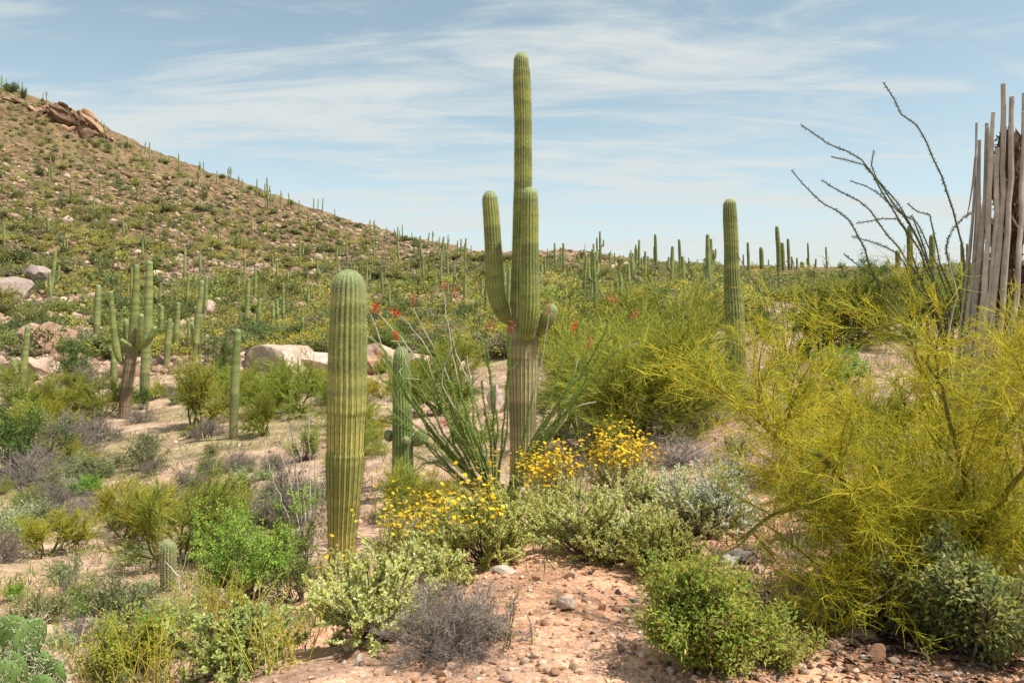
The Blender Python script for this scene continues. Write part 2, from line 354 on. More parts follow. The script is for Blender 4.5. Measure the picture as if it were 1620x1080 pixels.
# each builder returns {part name: (MB, material)} for a plant W wide and Hh tall standing at the origin
def brittlebush(rng, W, Hh, cols, nl=5000, ll=0.0205, lw=0.0098, flower=0, fpos=None, stemcol=BROWNW, bare=0.35, lift=0.10, fr=0.017):
    st, fo, fl = MB(), MB(), MB()
    D = dome(rng, 46, 4, 90); L = ell(D, W, Hh) * (0.60 + 0.34 * rng.random(len(D)))
    P = grow(rng, rng.normal(size=(46,3)) * [.04,.04,0], unit(D + [0,0,.25]), L, 6, 0.12, 0.0); tubes(st, P, 0.0065, 0.003, 4, stemcol, 0, rng)
    p, d = spawn(rng, P, 300, bare, 1.0, 0.45); P2 = grow(rng, p, d, 0.30 * Hh * (0.4 + rng.random(300)), 4, 0.15, 0.10); tubes(st, P2, 0.003, 0.0015, 3, stemcol, 0, rng)
    p, d = spawn(rng, P2, nl, 0.15, 1.0, 0.9); d = unit(d + [0, 0, .35]); r = rng.random(nl)
    leaves(fo, rng, p, d, ll * (0.5 + r), lw * (0.5 + r), pick(rng, cols, nl), flat=facing(rng, nl))
    if flower:
        i = rng.integers(0, len(P2), flower * 3); q = P2[i, -1]
        if fpos is not None: q = q[fpos(q)]; 
        q = q[:flower]; n = len(q)
        if n:
            dd = unit(unit(q + [0,0,.2]) * .5 + [0,0,1.0] + rng.normal(size=(n,3)) * .25); P3 = grow(rng, q, dd, lift * (.5 + rng.random(n)), 4, .08, .05); tubes(st, P3, .0015, .001, 3, (.30,.30,.10), 0, rng)
            flowers(fl, rng, P3[:,-1], unit(P3[:,-1] - P3[:,-2]) + rng.normal(size=(n,3)) * .35, fr, YEL)
    out = {'stems': (st, WOOD), 'foliage': (fo, LEAF)}
    if fl.n: out['flowers'] = (fl, PETAL)
    return out
def creosote(rng, W, Hh, cols=((.20,.36,.04),(.28,.44,.06),(.38,.50,.09)), nl=6000, ll=0.022, lw=0.012, ns=26, stemcol=(.14,.11,.08), bare=.45):
    st, fo = MB(), MB()
    D = dome(rng, ns, 35, 88); L = ell(D, W, Hh) * (0.62 + 0.36 * rng.random(ns))
    P = grow(rng, rng.normal(size=(ns,3)) * [.05,.05,0], D, L, 7, 0.10, 0.02); tubes(st, P, 0.008, 0.003, 4, stemcol, 0, rng)
    p, d = spawn(rng, P, ns * 9, bare, 1.0, 0.5); P2 = grow(rng, p, d, 0.22 * Hh * (0.4 + rng.random(len(p))), 4, 0.15, 0.08); tubes(st, P2, 0.003, 0.0015, 3, stemcol, 0, rng)
    k = nl // 8; p, d = spawn(rng, P2, k, 0.3, 1.0, 0.5)      # leaves in small tufts
    p = np.repeat(p, 8, 0) + rng.normal(size=(k * 8, 3)) * ll * 0.9; d = unit(np.repeat(d, 8, 0) + rng.normal(size=(k * 8, 3)) * .9); r = rng.random(k * 8)
    leaves(fo, rng, p, d, ll * (.6 + .8 * r), lw * (.6 + .8 * r), np.repeat(pick(rng, cols, k), 8, 0), flat=facing(rng, k * 8))
    return {'stems': (st, WOOD), 'foliage': (fo, LEAF)}
def twig_bush(rng, W, Hh, col=GREYW, n1=40, n2=260, n3=1500, r=0.004, leaf=0, lcol=LIME, ll=.015):
    st, fo = MB(), MB()
    D = dome(rng, n1, 5, 90); L = ell(D, W, Hh) * (.6 + .45 * rng.random(n1))
    P = grow(rng, rng.normal(size=(n1,3)) * [.06,.06,0], D, L, 6, .16, .02); tubes(st, P, r * 1.6, r * .7, 4, col, 0, rng, .25)
    p, d = spawn(rng, P, n2, .2, 1, .55); P2 = grow(rng, p, d, .35 * Hh * (.4 + rng.random(n2)), 5, .2, .02); tubes(st, P2, r * .7, r * .35, 3, col, 0, rng, .25)
    p, d = spawn(rng, P2, n3, .2, 1, .7); P3 = grow(rng, p, d, .16 * Hh * (.4 + rng.random(n3)), 3, .2, 0); tubes(st, P3, r * .36, r * .2, 3, np.asarray(col) * 1.25, 0, rng, .25)
    out = {'stems': (st, WOOD)}
    if leaf:
        p, d = spawn(rng, P3, leaf, .2, 1, 1.0); leaves(fo, rng, p, d, ll * (.5 + rng.random(leaf)), ll * .5, pick(rng, lcol, leaf)); out['foliage'] = (fo, LEAF)
    return out
def paloverde(rng, W, Hh, n1=9, n2=70, n3=900, n4=7000, col=((.40,.44,.05),(.33,.40,.05),(.46,.47,.06)), bark=(.12,.13,.04), r=.03, tr=.0035, tl=.2, skirt=0):
    tk, fo = MB(), MB()
    D = dome(rng, n1, 30, 85); L = ell(D, W, Hh) * (.62 + .2 * rng.random(n1))
    P = grow(rng, rng.normal(size=(n1,3)) * [.1,.1,0], D, L, 8, .13, .02); tubes(tk, P, r, r * .35, 6, bark, 0, rng)
    p, d = spawn(rng, P, n2, .38, 1, .5); P2 = grow(rng, p, d, .33 * Hh * (.5 + rng.random(n2)), 6, .16, .02); tubes(tk, P2, r * .38, r * .15, 4, np.asarray(bark) * 1.2, 0, rng)
    p, d = spawn(rng, P2, n3, .1, 1, .5); P3 = grow(rng, p, d, .2 * Hh * (.5 + rng.random(n3)), 5, .12, .03); tubes(fo, P3, tr * 1.3, tr * .7, 3, pick(rng, col, n3), 0, rng, .15)
    p, d = spawn(rng, P3, n4, .05, 1, .65); c4 = pick(rng, col, n4) * (0.85 + .4 * rng.random((n4, 1)))
    P4 = grow(rng, p, d, tl * Hh * .42 * (.4 + rng.random(n4)), 3, .1, .05); tubes(fo, P4, tr * .75, tr * .4, 3, c4, 0, rng, .15)
    if skirt:
        p, d = spawn(rng, P, skirt, .1, .6, .6); d[:,2] = -abs(d[:,2]) * .6; P5 = grow(rng, p, d, .28 * Hh * (.5 + rng.random(skirt)), 5, .2, -.12); tubes(tk, P5, tr * .8, tr * .5, 3, (.26,.23,.20), 0, rng, .2)
    return {'trunk': (tk, WOOD), 'crown': (fo, LEAF)}
def clump(rng, W, Hh, cols, nl=700, ll=.1, lw=.06, stem=GREYW, ylw=0):
    """a bush seen from tens of metres: one mesh of stems and leaf sprays"""
    mb = MB(); n = 14
    D = dome(rng, n, 15, 90); L = ell(D, W, Hh) * (.6 + .45 * rng.random(n)); P = grow(rng, np.zeros((n,3)), D, L, 5, .12, .02); tubes(mb, P, .018 * Hh, .006 * Hh, 3, stem, 0, rng)
    p, d = spawn(rng, P, nl, .3, 1.0, .9); p = p + rng.normal(size=p.shape) * [W * .07, W * .07, Hh * .06]; p[:,2] = np.maximum(p[:,2], .02)
    leaves(mb, rng, p, unit(d + [0,0,.3]), ll * (.5 + rng.random(nl)), lw * (.5 + rng.random(nl)), pick(rng, cols, nl), 1, .22, flat=facing(rng, nl))
    if ylw:
        q = P[rng.integers(0, n, ylw), -1] + rng.normal(size=(ylw,3)) * [W*.1, W*.1, Hh*.06]; leaves(mb, rng, q, rng.normal(size=(ylw,3)), ll * .6, ll * .6, pick(rng, YEL, ylw) * .8, 1)
    return mb
def rise(mb, name, parent, mats): return mb.build(name, mats, parent)
def plant(name, parts, loc, label, cat, group=None, rz=0.0, sc=1.0):
    t = thing(name, loc, label, cat, group, rz); t.scale = (sc, sc, sc)
    for k, (mb, m) in parts.items():
        if mb.n: mb.build(k, [m], t)
    return t

# ------------------------------------------------------------------ saguaro
def saguaro_material(name, spine_hi, spine_lo):
    m = bpy.data.materials.new(name); m.use_nodes = True; t = m.node_tree; t.nodes.clear(); L = t.links.new
    def N(k, **kw):
        n = t.nodes.new(k)
        for a, b in kw.items(): setattr(n, a, b)
        return n
    def M(op, a, b=None, c=None):
        n = N('ShaderNodeMath', operation=op)
        for i, v in enumerate((a, b, c)):
            if v is None: continue
            if isinstance(v, (int, float)): n.inputs[i].default_value = v
            else: L(v, n.inputs[i])
        return n.outputs[0]
    def A(k): return N('ShaderNodeAttribute', attribute_name=k).outputs['Fac']
    def R(x, a, b, c, d, sm=True):
        n = N('ShaderNodeMapRange', interpolation_type='SMOOTHSTEP' if sm else 'LINEAR'); L(x, n.inputs[0])
        for i, v in enumerate((a, b, c, d)): n.inputs[i + 1].default_value = v
        return n.outputs[0]
    def mix(f, a, b):
        n = N('ShaderNodeMix', data_type='RGBA')
        for k, v in (('Factor', f), ('A', a), ('B', b)):
            if isinstance(v, tuple): n.inputs[k].default_value = (*v, 1)
            else: L(v, n.inputs[k])
        return n.outputs['Result']
    out = N('ShaderNodeOutputMaterial'); u = A('rib_u'); v = A('rib_v'); low = A('low')
    col = N('ShaderNodeAttribute', attribute_name='col').outputs['Color']
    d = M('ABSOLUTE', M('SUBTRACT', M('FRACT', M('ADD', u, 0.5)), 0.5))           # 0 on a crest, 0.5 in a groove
    # growth bands and blotches
    cb = N('ShaderNodeCombineXYZ'); L(M('MULTIPLY', v, 5.0), cb.inputs[2]); L(M('MULTIPLY', u, 0.03), cb.inputs[0])
    nz = N('ShaderNodeTexNoise'); nz.inputs['Scale'].default_value = 1.0; nz.inputs['Detail'].default_value = 5; L(cb.outputs[0], nz.inputs['Vector'])
    c2 = N('ShaderNodeCombineXYZ'); L(M('MULTIPLY', v, 9.0), c2.inputs[2]); L(u, c2.inputs[0])
    n2 = N('ShaderNodeTexNoise'); n2.inputs['Scale'].default_value = 1.6; n2.inputs['Detail'].default_value = 7; L(c2.outputs[0], n2.inputs['Vector'])
    val = M('MULTIPLY', R(nz.outputs['Fac'], .36, .64, .66, 1.22), R(n2.outputs['Fac'], .3, .7, .84, 1.14))
    hs = N('ShaderNodeHueSaturation'); L(col, hs.inputs['Color']); L(val, hs.inputs['Value']); L(R(nz.outputs['Fac'], .3, .7, .515, .488), hs.inputs['Hue'])
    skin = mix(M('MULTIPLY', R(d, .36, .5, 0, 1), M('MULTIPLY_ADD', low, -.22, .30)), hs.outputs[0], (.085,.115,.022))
    # corky scars low down
    sc = N('ShaderNodeTexNoise'); sc.inputs['Scale'].default_value = 2.6; sc.inputs['Detail'].default_value = 6; L(c2.outputs[0], sc.inputs['Vector'])
    skin = mix(M('MULTIPLY', R(sc.outputs['Fac'], .60, .70, 0, .75), low), skin, (.17,.12,.075))
    dots = R(M('ABSOLUTE', M('SUBTRACT', M('FRACT', M('DIVIDE', v, 0.03)), .5)), .34, .46, 1, .45)
    ln = M('MULTIPLY', R(d, .05, .15, 1, 0), dots)
    vo = N('ShaderNodeTexVoronoi'); c3 = N('ShaderNodeCombineXYZ'); L(M('MULTIPLY', u, .28), c3.inputs[0]); L(M('MULTIPLY', v, 2.6), c3.inputs[2]); L(c3.outputs[0], vo.inputs['Vector'])
    vs_ = N('ShaderNodeSeparateColor'); L(vo.outputs['Color'], vs_.inputs[0])
    skin = mix(M('MULTIPLY', R(vo.outputs['Distance'], .05, .10, .85, 0), R(vs_.outputs[0], .62, .64, 0, 1)), skin, (.06,.045,.03))      # woodpecker pecks and scars
    k = mix(low, spine_hi, spine_lo)
    skin = mix(M('MULTIPLY', ln, M('MULTIPLY_ADD', low, .5, .45)), skin, k)
    b = N('ShaderNodeBsdfPrincipled'); L(skin, b.inputs['Base Color']); b.inputs['Roughness'].default_value = .62; b.inputs['Specular IOR Level'].default_value = .3
    bp = N('ShaderNodeBump'); bp.inputs['Distance'].default_value = .012; bp.inputs['Strength'].default_value = .6; L(n2.outputs['Fac'], bp.inputs['Height']); L(bp.outputs[0], b.inputs['Normal'])
    L(b.outputs[0], out.inputs[0]); return m
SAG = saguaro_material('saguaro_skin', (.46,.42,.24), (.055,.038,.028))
SPINE = mat('saguaro_spines', .7, 0, .1, 5.0, spec=.2)
def resample(path, n):
    """Catmull-Rom through rows of (x, y, z, radius), n rows evenly spaced along the length"""
    p = np.asarray(path, float); q = np.concatenate([[2 * p[0] - p[1]], p, [2 * p[-1] - p[-2]]]); out = []
    for i in range(len(p) - 1):
        t = np.linspace(0, 1, 24, endpoint=False)[:,None]; a, b, c, d = q[i:i+4]
        out.append(.5 * (2 * b + (c - a) * t + (2 * a - 5 * b + 4 * c - d) * t**2 + (3 * b - a - 3 * c + d) * t**3))
    out = np.concatenate(out + [p[-1:]]); s = np.concatenate([[0], np.cumsum(np.linalg.norm(np.diff(out[:,:3], axis=0), axis=1))])
    x = np.linspace(0, s[-1], n); return np.stack([np.interp(x, s, out[:,k]) for k in range(4)], 1), x
def stem(rng, path, nribs=20, per=4, ring=.05, amp=.13, green=(.20,.235,.055), tan=(.30,.25,.13), low=(0, 0), spines=0, round_base=False, dome_k=1.15, band=.02, fresh=(.21,.26,.10), sl=.026):
    """a ribbed saguaro column along path (x, y, z, radius), closed by a dome; 'low' = heights between which skin turns from old to young"""
    path = np.asarray(path, float); Ltot = np.linalg.norm(np.diff(path[:,:3], axis=0), axis=1).sum(); n = max(10, int(Ltot / ring))
    Q, s = resample(path, n); Rr = Q[:,3].copy(); end = Ltot - s[0]
    Rt = path[-1,3]; e = np.clip((s[-1] - s) / (Rt * dome_k), 0, 1)
    # dome: pack extra rings at the tip
    tip = s[-1] - Rt * dome_k * (1 - np.sin(np.linspace(0, math.pi / 2, 9))); keep = s < s[-1] - Rt * dome_k
    S2 = np.concatenate([s[keep], tip]); Q = np.stack([np.interp(S2, s, Q[:,k]) for k in range(4)], 1); s = S2; n = len(s)
    e = np.clip((s[-1] - s) / (Rt * dome_k), 0, 1); f = np.sqrt(np.maximum(1 - (1 - e)**2, 0)); R_ = Q[:,3] * np.maximum(f, .02)
    if round_base: b = np.clip(s / (path[0,3] * 1.1), 0, 1); R_ = R_ * np.maximum(np.sqrt(1 - (1 - b)**2), .25)
    R_ = R_ * (1 + band * (vnoise(s * 2.3, s * 0 + rng.random() * 50, 4) - .5) * 2 - .05 * (vnoise(s * 1.1, s * 0 + rng.random() * 90, 8) > .86))
    T = unit(np.gradient(Q[:,:3], axis=0)); A = np.zeros((n, 3)); a0 = unit(np.cross(T[0], [0.0, 1, 0.0]) if abs(T[0][1]) < .9 else np.cross(T[0], [1.0, 0, 0]))
    for i in range(n):
        a0 = unit(a0 - T[i] * (a0 @ T[i])); A[i] = a0
    B = np.cross(T, A); m = nribs * per; th_ = np.arange(m + 1) / m * 2 * math.pi; uu = np.arange(m + 1) / per + rng.integers(0, 9)
    prof = 1 - amp + amp * np.abs(np.cos(math.pi * uu)) ** .8
    ang = th_[None] + .05 * (fbm(s * .7, s * 0 + rng.random() * 30, 2, 2))[:,None]
    V = Q[:,None,:3] + (R_[:,None] * prof[None])[:,:,None] * (np.cos(ang)[:,:,None] * A[:,None] + np.sin(ang)[:,:,None] * B[:,None])
    k, j = np.meshgrid(np.arange(n - 1), np.arange(m), indexing='ij'); q = (k * (m + 1) + j).ravel()
    Fq = np.stack([q, q + 1, q + m + 2, q + m + 1], 1)
    zz = V[:,:,2]; lw = 1 - sstep(low[0], low[1] + 1e-3, zz) if low[1] > low[0] else np.zeros_like(zz)
    top = sstep(Rt * 3.2, Rt * .4, (s[-1] - s))[:,None] + 0 * zz
    col = np.asarray(green)[None,None] * (1 - lw[:,:,None]) + np.asarray(tan)[None,None] * lw[:,:,None]
    col = col * (1 - top[:,:,None]) + np.asarray(fresh)[None,None] * top[:,:,None]
    mb = MB(); mb.add(V, Fq, col.reshape(-1, 3), 0, rib_u=np.broadcast_to(uu, V.shape[:2]), rib_v=np.repeat(s[:,None], m + 1, 1), low=lw)
    if spines:
        vv = np.arange(.01, s[-1], .03); rb = np.arange(nribs); VV, RB = np.meshgrid(vv, rb); VV = (VV + rng.normal(size=VV.shape) * .003).ravel(); RB = RB.ravel(); c0 = (RB * per - (uu[0] % 1) * per).astype(int) % m
        ii = np.interp(VV, s, np.arange(n)); i0 = np.minimum(ii.astype(int), n - 2); fr = (ii - i0)[:,None]
        pos = V[i0, c0] * (1 - fr) + V[i0 + 1, c0] * fr; ctr = Q[i0,:3] * (1 - fr) + Q[i0 + 1,:3] * fr; out = unit(pos - ctr)
        out = unit(out + T[i0] * ((1 - np.interp(VV, s, f))[:,None] * 1.3))
        lo = lw[i0, c0]; k = spines; n2 = len(pos) * k
        P_ = np.repeat(pos, k, 0); D_ = unit(np.repeat(out, k, 0) + rng.normal(size=(n2, 3)) * .75)
        cl_ = np.repeat(np.asarray([.55,.50,.31])[None] * (1 - lo[:,None]) + np.asarray([.10,.075,.055])[None] * lo[:,None], k, 0)
        ln = sl * (.5 + .8 * rng.random(n2)); sd_ = unit(np.cross(D_, rng.normal(size=(n2, 3)))) * .0015
        Vs = np.stack([P_ + sd_, P_ - sd_, P_ + D_ * ln[:,None]], 1); cl_ = cl_ * (1 + .2 * rng.normal(size=(n2, 1)))
        mb.add(Vs, np.arange(n2 * 3).reshape(n2, 3), np.repeat(cl_, 3, 0), 1)
    return mb
def saguaro(label, Y, trunk, arms=(), group=None, nribs=18, per=4, ring=.06, spines=0, low=None, sink=.25, green=(.20,.235,.055), tan=(.30,.25,.13), name='saguaro', dys=None, amp=.13, armk=None, band=.02):
    """trunk and arms as rows (column, row, half width) of the photograph at distance Y; each arm may stand nearer or farther by dys"""
    seed = int(abs(trunk[0][0] * 31 + trunk[0][1] * 7)); rng = np.random.default_rng(seed)
    b = pix(trunk[0][0], trunk[0][1], Y); gz_ = H(b[0], b[1]); base = np.array([b[0], b[1], gz_])
    t = thing(name, base, label, 'cactus', group)
    rows = []
    for px, py, r in trunk: rows.append([*(pix(px, py, Y) - base), r / F * Y])
    r0 = list(rows[0]); 
    if r0[2] > -.05: rows.insert(0, [r0[0], r0[1], -sink, r0[3]]) if r0[2] > .15 else rows.__setitem__(0, [r0[0], r0[1], -sink, r0[3]])
    hgt = rows[-1][2]; lo = low if low is not None else (0.05 * hgt, .5 * hgt)
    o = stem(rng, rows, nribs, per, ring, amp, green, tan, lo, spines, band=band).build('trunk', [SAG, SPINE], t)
    for i, arm in enumerate(arms):
        dy = dys[i] if dys else 0.0; pr = []
        for j, (px, py, r) in enumerate(arm):
            yy = Y + (dy[j] if isinstance(dy, (list, tuple)) else dy * min(1, j / 2)); pr.append([*(pix(px, py, yy) - base), r / F * yy])
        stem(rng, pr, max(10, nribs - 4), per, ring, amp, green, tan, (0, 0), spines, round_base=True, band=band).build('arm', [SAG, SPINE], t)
    return t

# ------------------------------------------------------------------ rocks
_bm = bmesh.new(); bmesh.ops.create_icosphere(_bm, subdivisions=1, radius=1); ICO = {}
_bm.free()
def ico(sub):
    if sub not in ICO:
        b = bmesh.new(); bmesh.ops.create_icosphere(b, subdivisions=sub, radius=1); b.verts.ensure_lookup_table()
        ICO[sub] = (np.array([v.co for v in b.verts]), np.array([[v.index for v in f.verts] for f in b.faces])); b.free()
    return ICO[sub]
def rock(rng, sub=3, cuts=9, size=(1,1,1), col=(.4,.3,.22), rough=.12, flat=.3):
    V, F_ = ico(sub); V = V.copy()
    for _ in range(cuts):
        n = unit(rng.normal(size=3)); d = .36 + .42 * rng.random(); o = np.maximum(V @ n - d, 0); V -= o[:,None] * n
    a = rng.random(3) * 40
    V *= 1 + rough * (fbm(V[:,0] * 1.7 + a[0] + V[:,2], V[:,1] * 1.7 + a[1] - V[:,2] * .7, 3, 4))[:,None]
    V = V * np.asarray(size); c = np.asarray(col)[None] * (1 + .15 * fbm(V[:,0] / size[0] * 2 + a[2], V[:,1] / size[1] * 2 + V[:,2], 6, 3))[:,None]
    return V, F_, c
def scatter_rocks(mb, rng, P, S_, cols, sub=1, cuts=5):
    protos = [rock(rng, sub, cuts, (1, .8 + .4 * rng.random(), .5 + .4 * rng.random())) for _ in range(14)]
    which = rng.integers(0, 14, len(P)); a = rng.random(len(P)) * 6.283; cc = pick(rng, cols, len(P)) * (1 + .2 * rng.normal(size=(len(P), 1)))
    for k in range(14):
        ix = np.nonzero(which == k)[0]
        if not len(ix): continue
        V, F_, _ = protos[k]; ca, sa = np.cos(a[ix])[:,None], np.sin(a[ix])[:,None]
        W = np.stack([V[None,:,0] * ca - V[None,:,1] * sa, V[None,:,0] * sa + V[None,:,1] * ca, np.broadcast_to(V[None,:,2], (len(ix), len(V)))], -1) * S_[ix][:,None,None] + P[ix][:,None]
        mb.add(W, (F_[None] + (np.arange(len(ix)) * len(V))[:,None,None]).reshape(-1, 3), np.repeat(cc[ix], len(V), 0))
# ================================================================== the large saguaros
saguaro('thick unbranched yellow-green saguaro with a pale fuzzy dome, in front of the sage bushes', 9.0,
    [(540,908,19.5),(541,880,21),(542,835,23.5),(544,790,26.5),(545.5,740,29),(547,690,30.5),(548,655,31),(549.5,600,30.5),(550,551,30),(551,500,28.5),(551.5,465,27),(551.5,426,25)],
    nribs=22, per=6, ring=.02, spines=7, low=(1.5,2.9), green=(.255,.29,.07), tan=(.40,.385,.10), amp=.09, band=.012)
saguaro('medium green saguaro with two round arm buds, just behind the leaning ocotillo wands', 12.5,
    [(636,786,17),(637,740,17),(637,693,16.3),(636,640,15),(635,590,13.5),(634.5,548,11.5)],
    [[(622,692,4),(616,691,8),(613,680,8)], [(649,698,4),(658,697,10),(670,689,12),(678,685,9)], [(648,695,4),(643,697,6),(641,694,5)]], dys=[0,-.05,-.25],
    nribs=20, per=5, ring=.03, spines=4, low=(-.5,.1), green=(.15,.225,.055), amp=.14)
saguaro('tallest saguaro, with two long upright arms and one short stubby arm', 13.0,
    [(826,772,18),(826,740,18.5),(827,700,19.5),(827,640,21.5),(827,585,24.5),(827,545,25),(827,505,23),(825.5,470,18),(825,440,16.5),(826,380,15),(827.5,287,14.5),(827.5,240,14),(827.5,198,13.7),(826,142,13.8),(825,110,12.6),(824,83,10.5)],
    [[(811,503,8),(801,500,12.5),(790,481,14.2),(784,455,14.5),(782,425,14),(780,385,13.5),(777,340,13),(774,302,11.5)],
     [(831,536,7),(834,524,13),(837,500,15.5),(838,470,15.8),(838,430,15),(838,380,14.2),(838,330,13.6),(838,296,12)],
     [(849,530,4),(857,520,9.5),(865,505,12),(871,493,11.5),(876,481,9)]], dys=[-.15, [-.12,-.3,-.42,-.45,-.45,-.45,-.45,-.45], -.2],
    nribs=22, per=5, ring=.03, spines=4, low=(1.9,3.3), green=(.21,.245,.05), tan=(.36,.315,.15), amp=.11, band=.03)
saguaro('straight armless saguaro standing above the yellow palo verde', 17.0,
    [(1162,652,15),(1163,590,15.5),(1163,540,15.5),(1161,487,15),(1158,437,12.7),(1157,387,11.2),(1155,345,11.2),(1154,314,9.5)],
    nribs=20, per=4, ring=.04, spines=3, low=(.2,3.0), green=(.215,.24,.06), tan=(.33,.30,.15), band=.035)

# ================================================================== saguaros across the wash and on the slope
def sag2(label, trunk, arms=(), group='saguaros across the wash', Y=None, **k):
    y = Y or ground_at(trunk[0][0], trunk[0][1])[1]
    return saguaro(label, y, trunk, arms, group, k.pop('nribs', 14), k.pop('per', 3), k.pop('ring', .12), 0, k.pop('low', None), **k)
BR = dict(tan=(.25,.19,.115)); PALE = dict(green=(.25,.29,.09), tan=(.30,.30,.12))
sag2('many-armed saguaro with a brown trunk and one arm bent across its front', [(195,662,8),(199,630,9),(205,580,9.2),(210,545,8.2),(213,500,7),(215,455,5.2),(216,418,4.2)],
   [[(198,574,3),(192,571,5),(186,558,6),(181,530,5.2),(178,500,4.4),(175,460,3.6)], [(216,552,3),(205,547,3.8),(196,541,4),(191,537,3.2)], [(216,552,3),(226,548,4.4),(236,537,4.6),(242,525,4),(246,516,3.4)],
    [(208,562,3),(201,555,4.5),(200,535,4.8),(199,504,4)], [(214,556,3),(219,545,4.5),(222,525,4.8),(224,496,4)]], dys=[0,-.6,-.6,.5,-.3], low=(2.2,5.2), **BR)
sag2('tall straight armless saguaro close behind the many-armed one', [(227,635,6.2),(229,600,7.2),(231,560,7.4),(233,520,7),(235,470,6.4),(236,430,5.6),(237,412,4.6)], **PALE)
sag2('saguaro between the boulder and the many-armed saguaro, arms curling out low on both sides', [(152,547,5),(153,520,5.2),(154,490,5),(156,450,3.8)], [[(150,535,2.5),(145,533,3),(141,526,3.2),(139,519,2.6)],[(156,529,2.5),(163,526,3.2),(170,521,3.2),(172,516,2.6)]], **PALE)
sag2('slender saguaro with one short left arm, standing by the dark green shrub', [(34,628,4.5),(37,590,5),(41,550,4.6),(44,515,3.6)], [[(33,592,3),(28,588,4.5),(23,577,5),(21,565,4)]], **PALE)
sag2('isolated armless saguaro on the bare pink slope', [(369,694,6),(370,660,7),(371,620,7.2),(373,570,6.8),(375,540,6),(376,520,5)], green=(.20,.25,.07), low=(-1,2.5))
sag2('leaning pale armless saguaro above the bright palo verde', [(263,580,4.2),(265,550,5),(268,520,4.4),(269,503,3.4)], **PALE)
sag2('armless saguaro right behind the leaning pale one', [(278,560,4),(279,530,4.4),(281,500,4),(282,478,3.2)], **PALE)
sag2('saguaro with a low U-shaped arm holding a dark nest of joints', [(308,578,4),(310,540,4.6),(313,500,4.8),(317,470,4.4),(320,443,3.4)], [[(310,545,2.5),(304,541,3.2),(300,530,3.2),(297,503,2.4)],[(310,545,2.5),(305,538,3),(305,520,3),(304,511,2.4)],[(312,545,2.5),(320,543,3.6),(326,536,4),(328,529,3)]], dys=[0,-.8,0], **PALE)
sag2('thin saguaro just right of the U-armed one', [(323,510,2.4),(325,480,3),(326,455,2.8),(327,437,2)], **PALE)
sag2('thin upright saguaro between the leaning pale and U-armed ones', [(295,492,2.2),(297,460,2.6),(298,430,2)], **PALE)
sag2('saguaro with a thin side arm near the left boulders', [(82,472,3),(84,440,3.4),(86,415,3),(88,396,2.2)], [[(84,450,1.8),(89,447,2.2),(92,440,2.2),(94,420,1.6)]], group='saguaros on the hillside', **PALE)
sag2('pale stout saguaro left of the many-armed trunk', [(180,614,4.5),(180,585,5),(180,555,3.8)], **PALE)
sag2('saguaro with several low arms behind the pale flat boulder', [(388,532,3.4),(391,490,4),(393,440,3)], [[(389,510,2),(384,505,2.4),(383,494,2)],[(391,508,2),(397,505,2.4),(399,495,2)]], **PALE)
sag2('tall thin saguaro behind the low-armed one', [(403,478,2),(404,450,2.4),(404,423,1.7)], **PALE)
sag2('short saguaro right of the low-armed one', [(406,522,2.6),(409,495,3.2),(411,473,2.4)], **PALE)
sag2('thin saguaro left of the low-armed one', [(376,472,1.6),(377,455,2),(377,437,1.5)], **PALE)
sag2('leftmost stem of the close group of three saguaros by the pale boulder', [(432,528,2.4),(432,505,2.8),(432,480,2.2)], **PALE)
sag2('middle one in the close group of three saguaros by the pale boulder', [(439,524,2.2),(439,500,2.6),(438,473,2)], **PALE)
sag2('tallest and rightmost of the close group of three saguaros by the pale boulder', [(448,522,2.4),(448,485,2.6),(448,447,2)], **PALE)
sag2('short dark-green saguaro next to the thick unbranched one', [(478,541,2.4),(478,520,2.8),(479,503,2.2)])
sag2('stout short saguaro left of the leaning pale one', [(254,534,3.4),(255,510,3.8),(256,483,2.8)], **PALE)
sag2('brown-based thin saguaro rising out of the big palo verde', [(942,486,2.4),(941,440,2.8),(939,398,2)], Y=40, tan=(.30,.23,.12), low=(0,3))
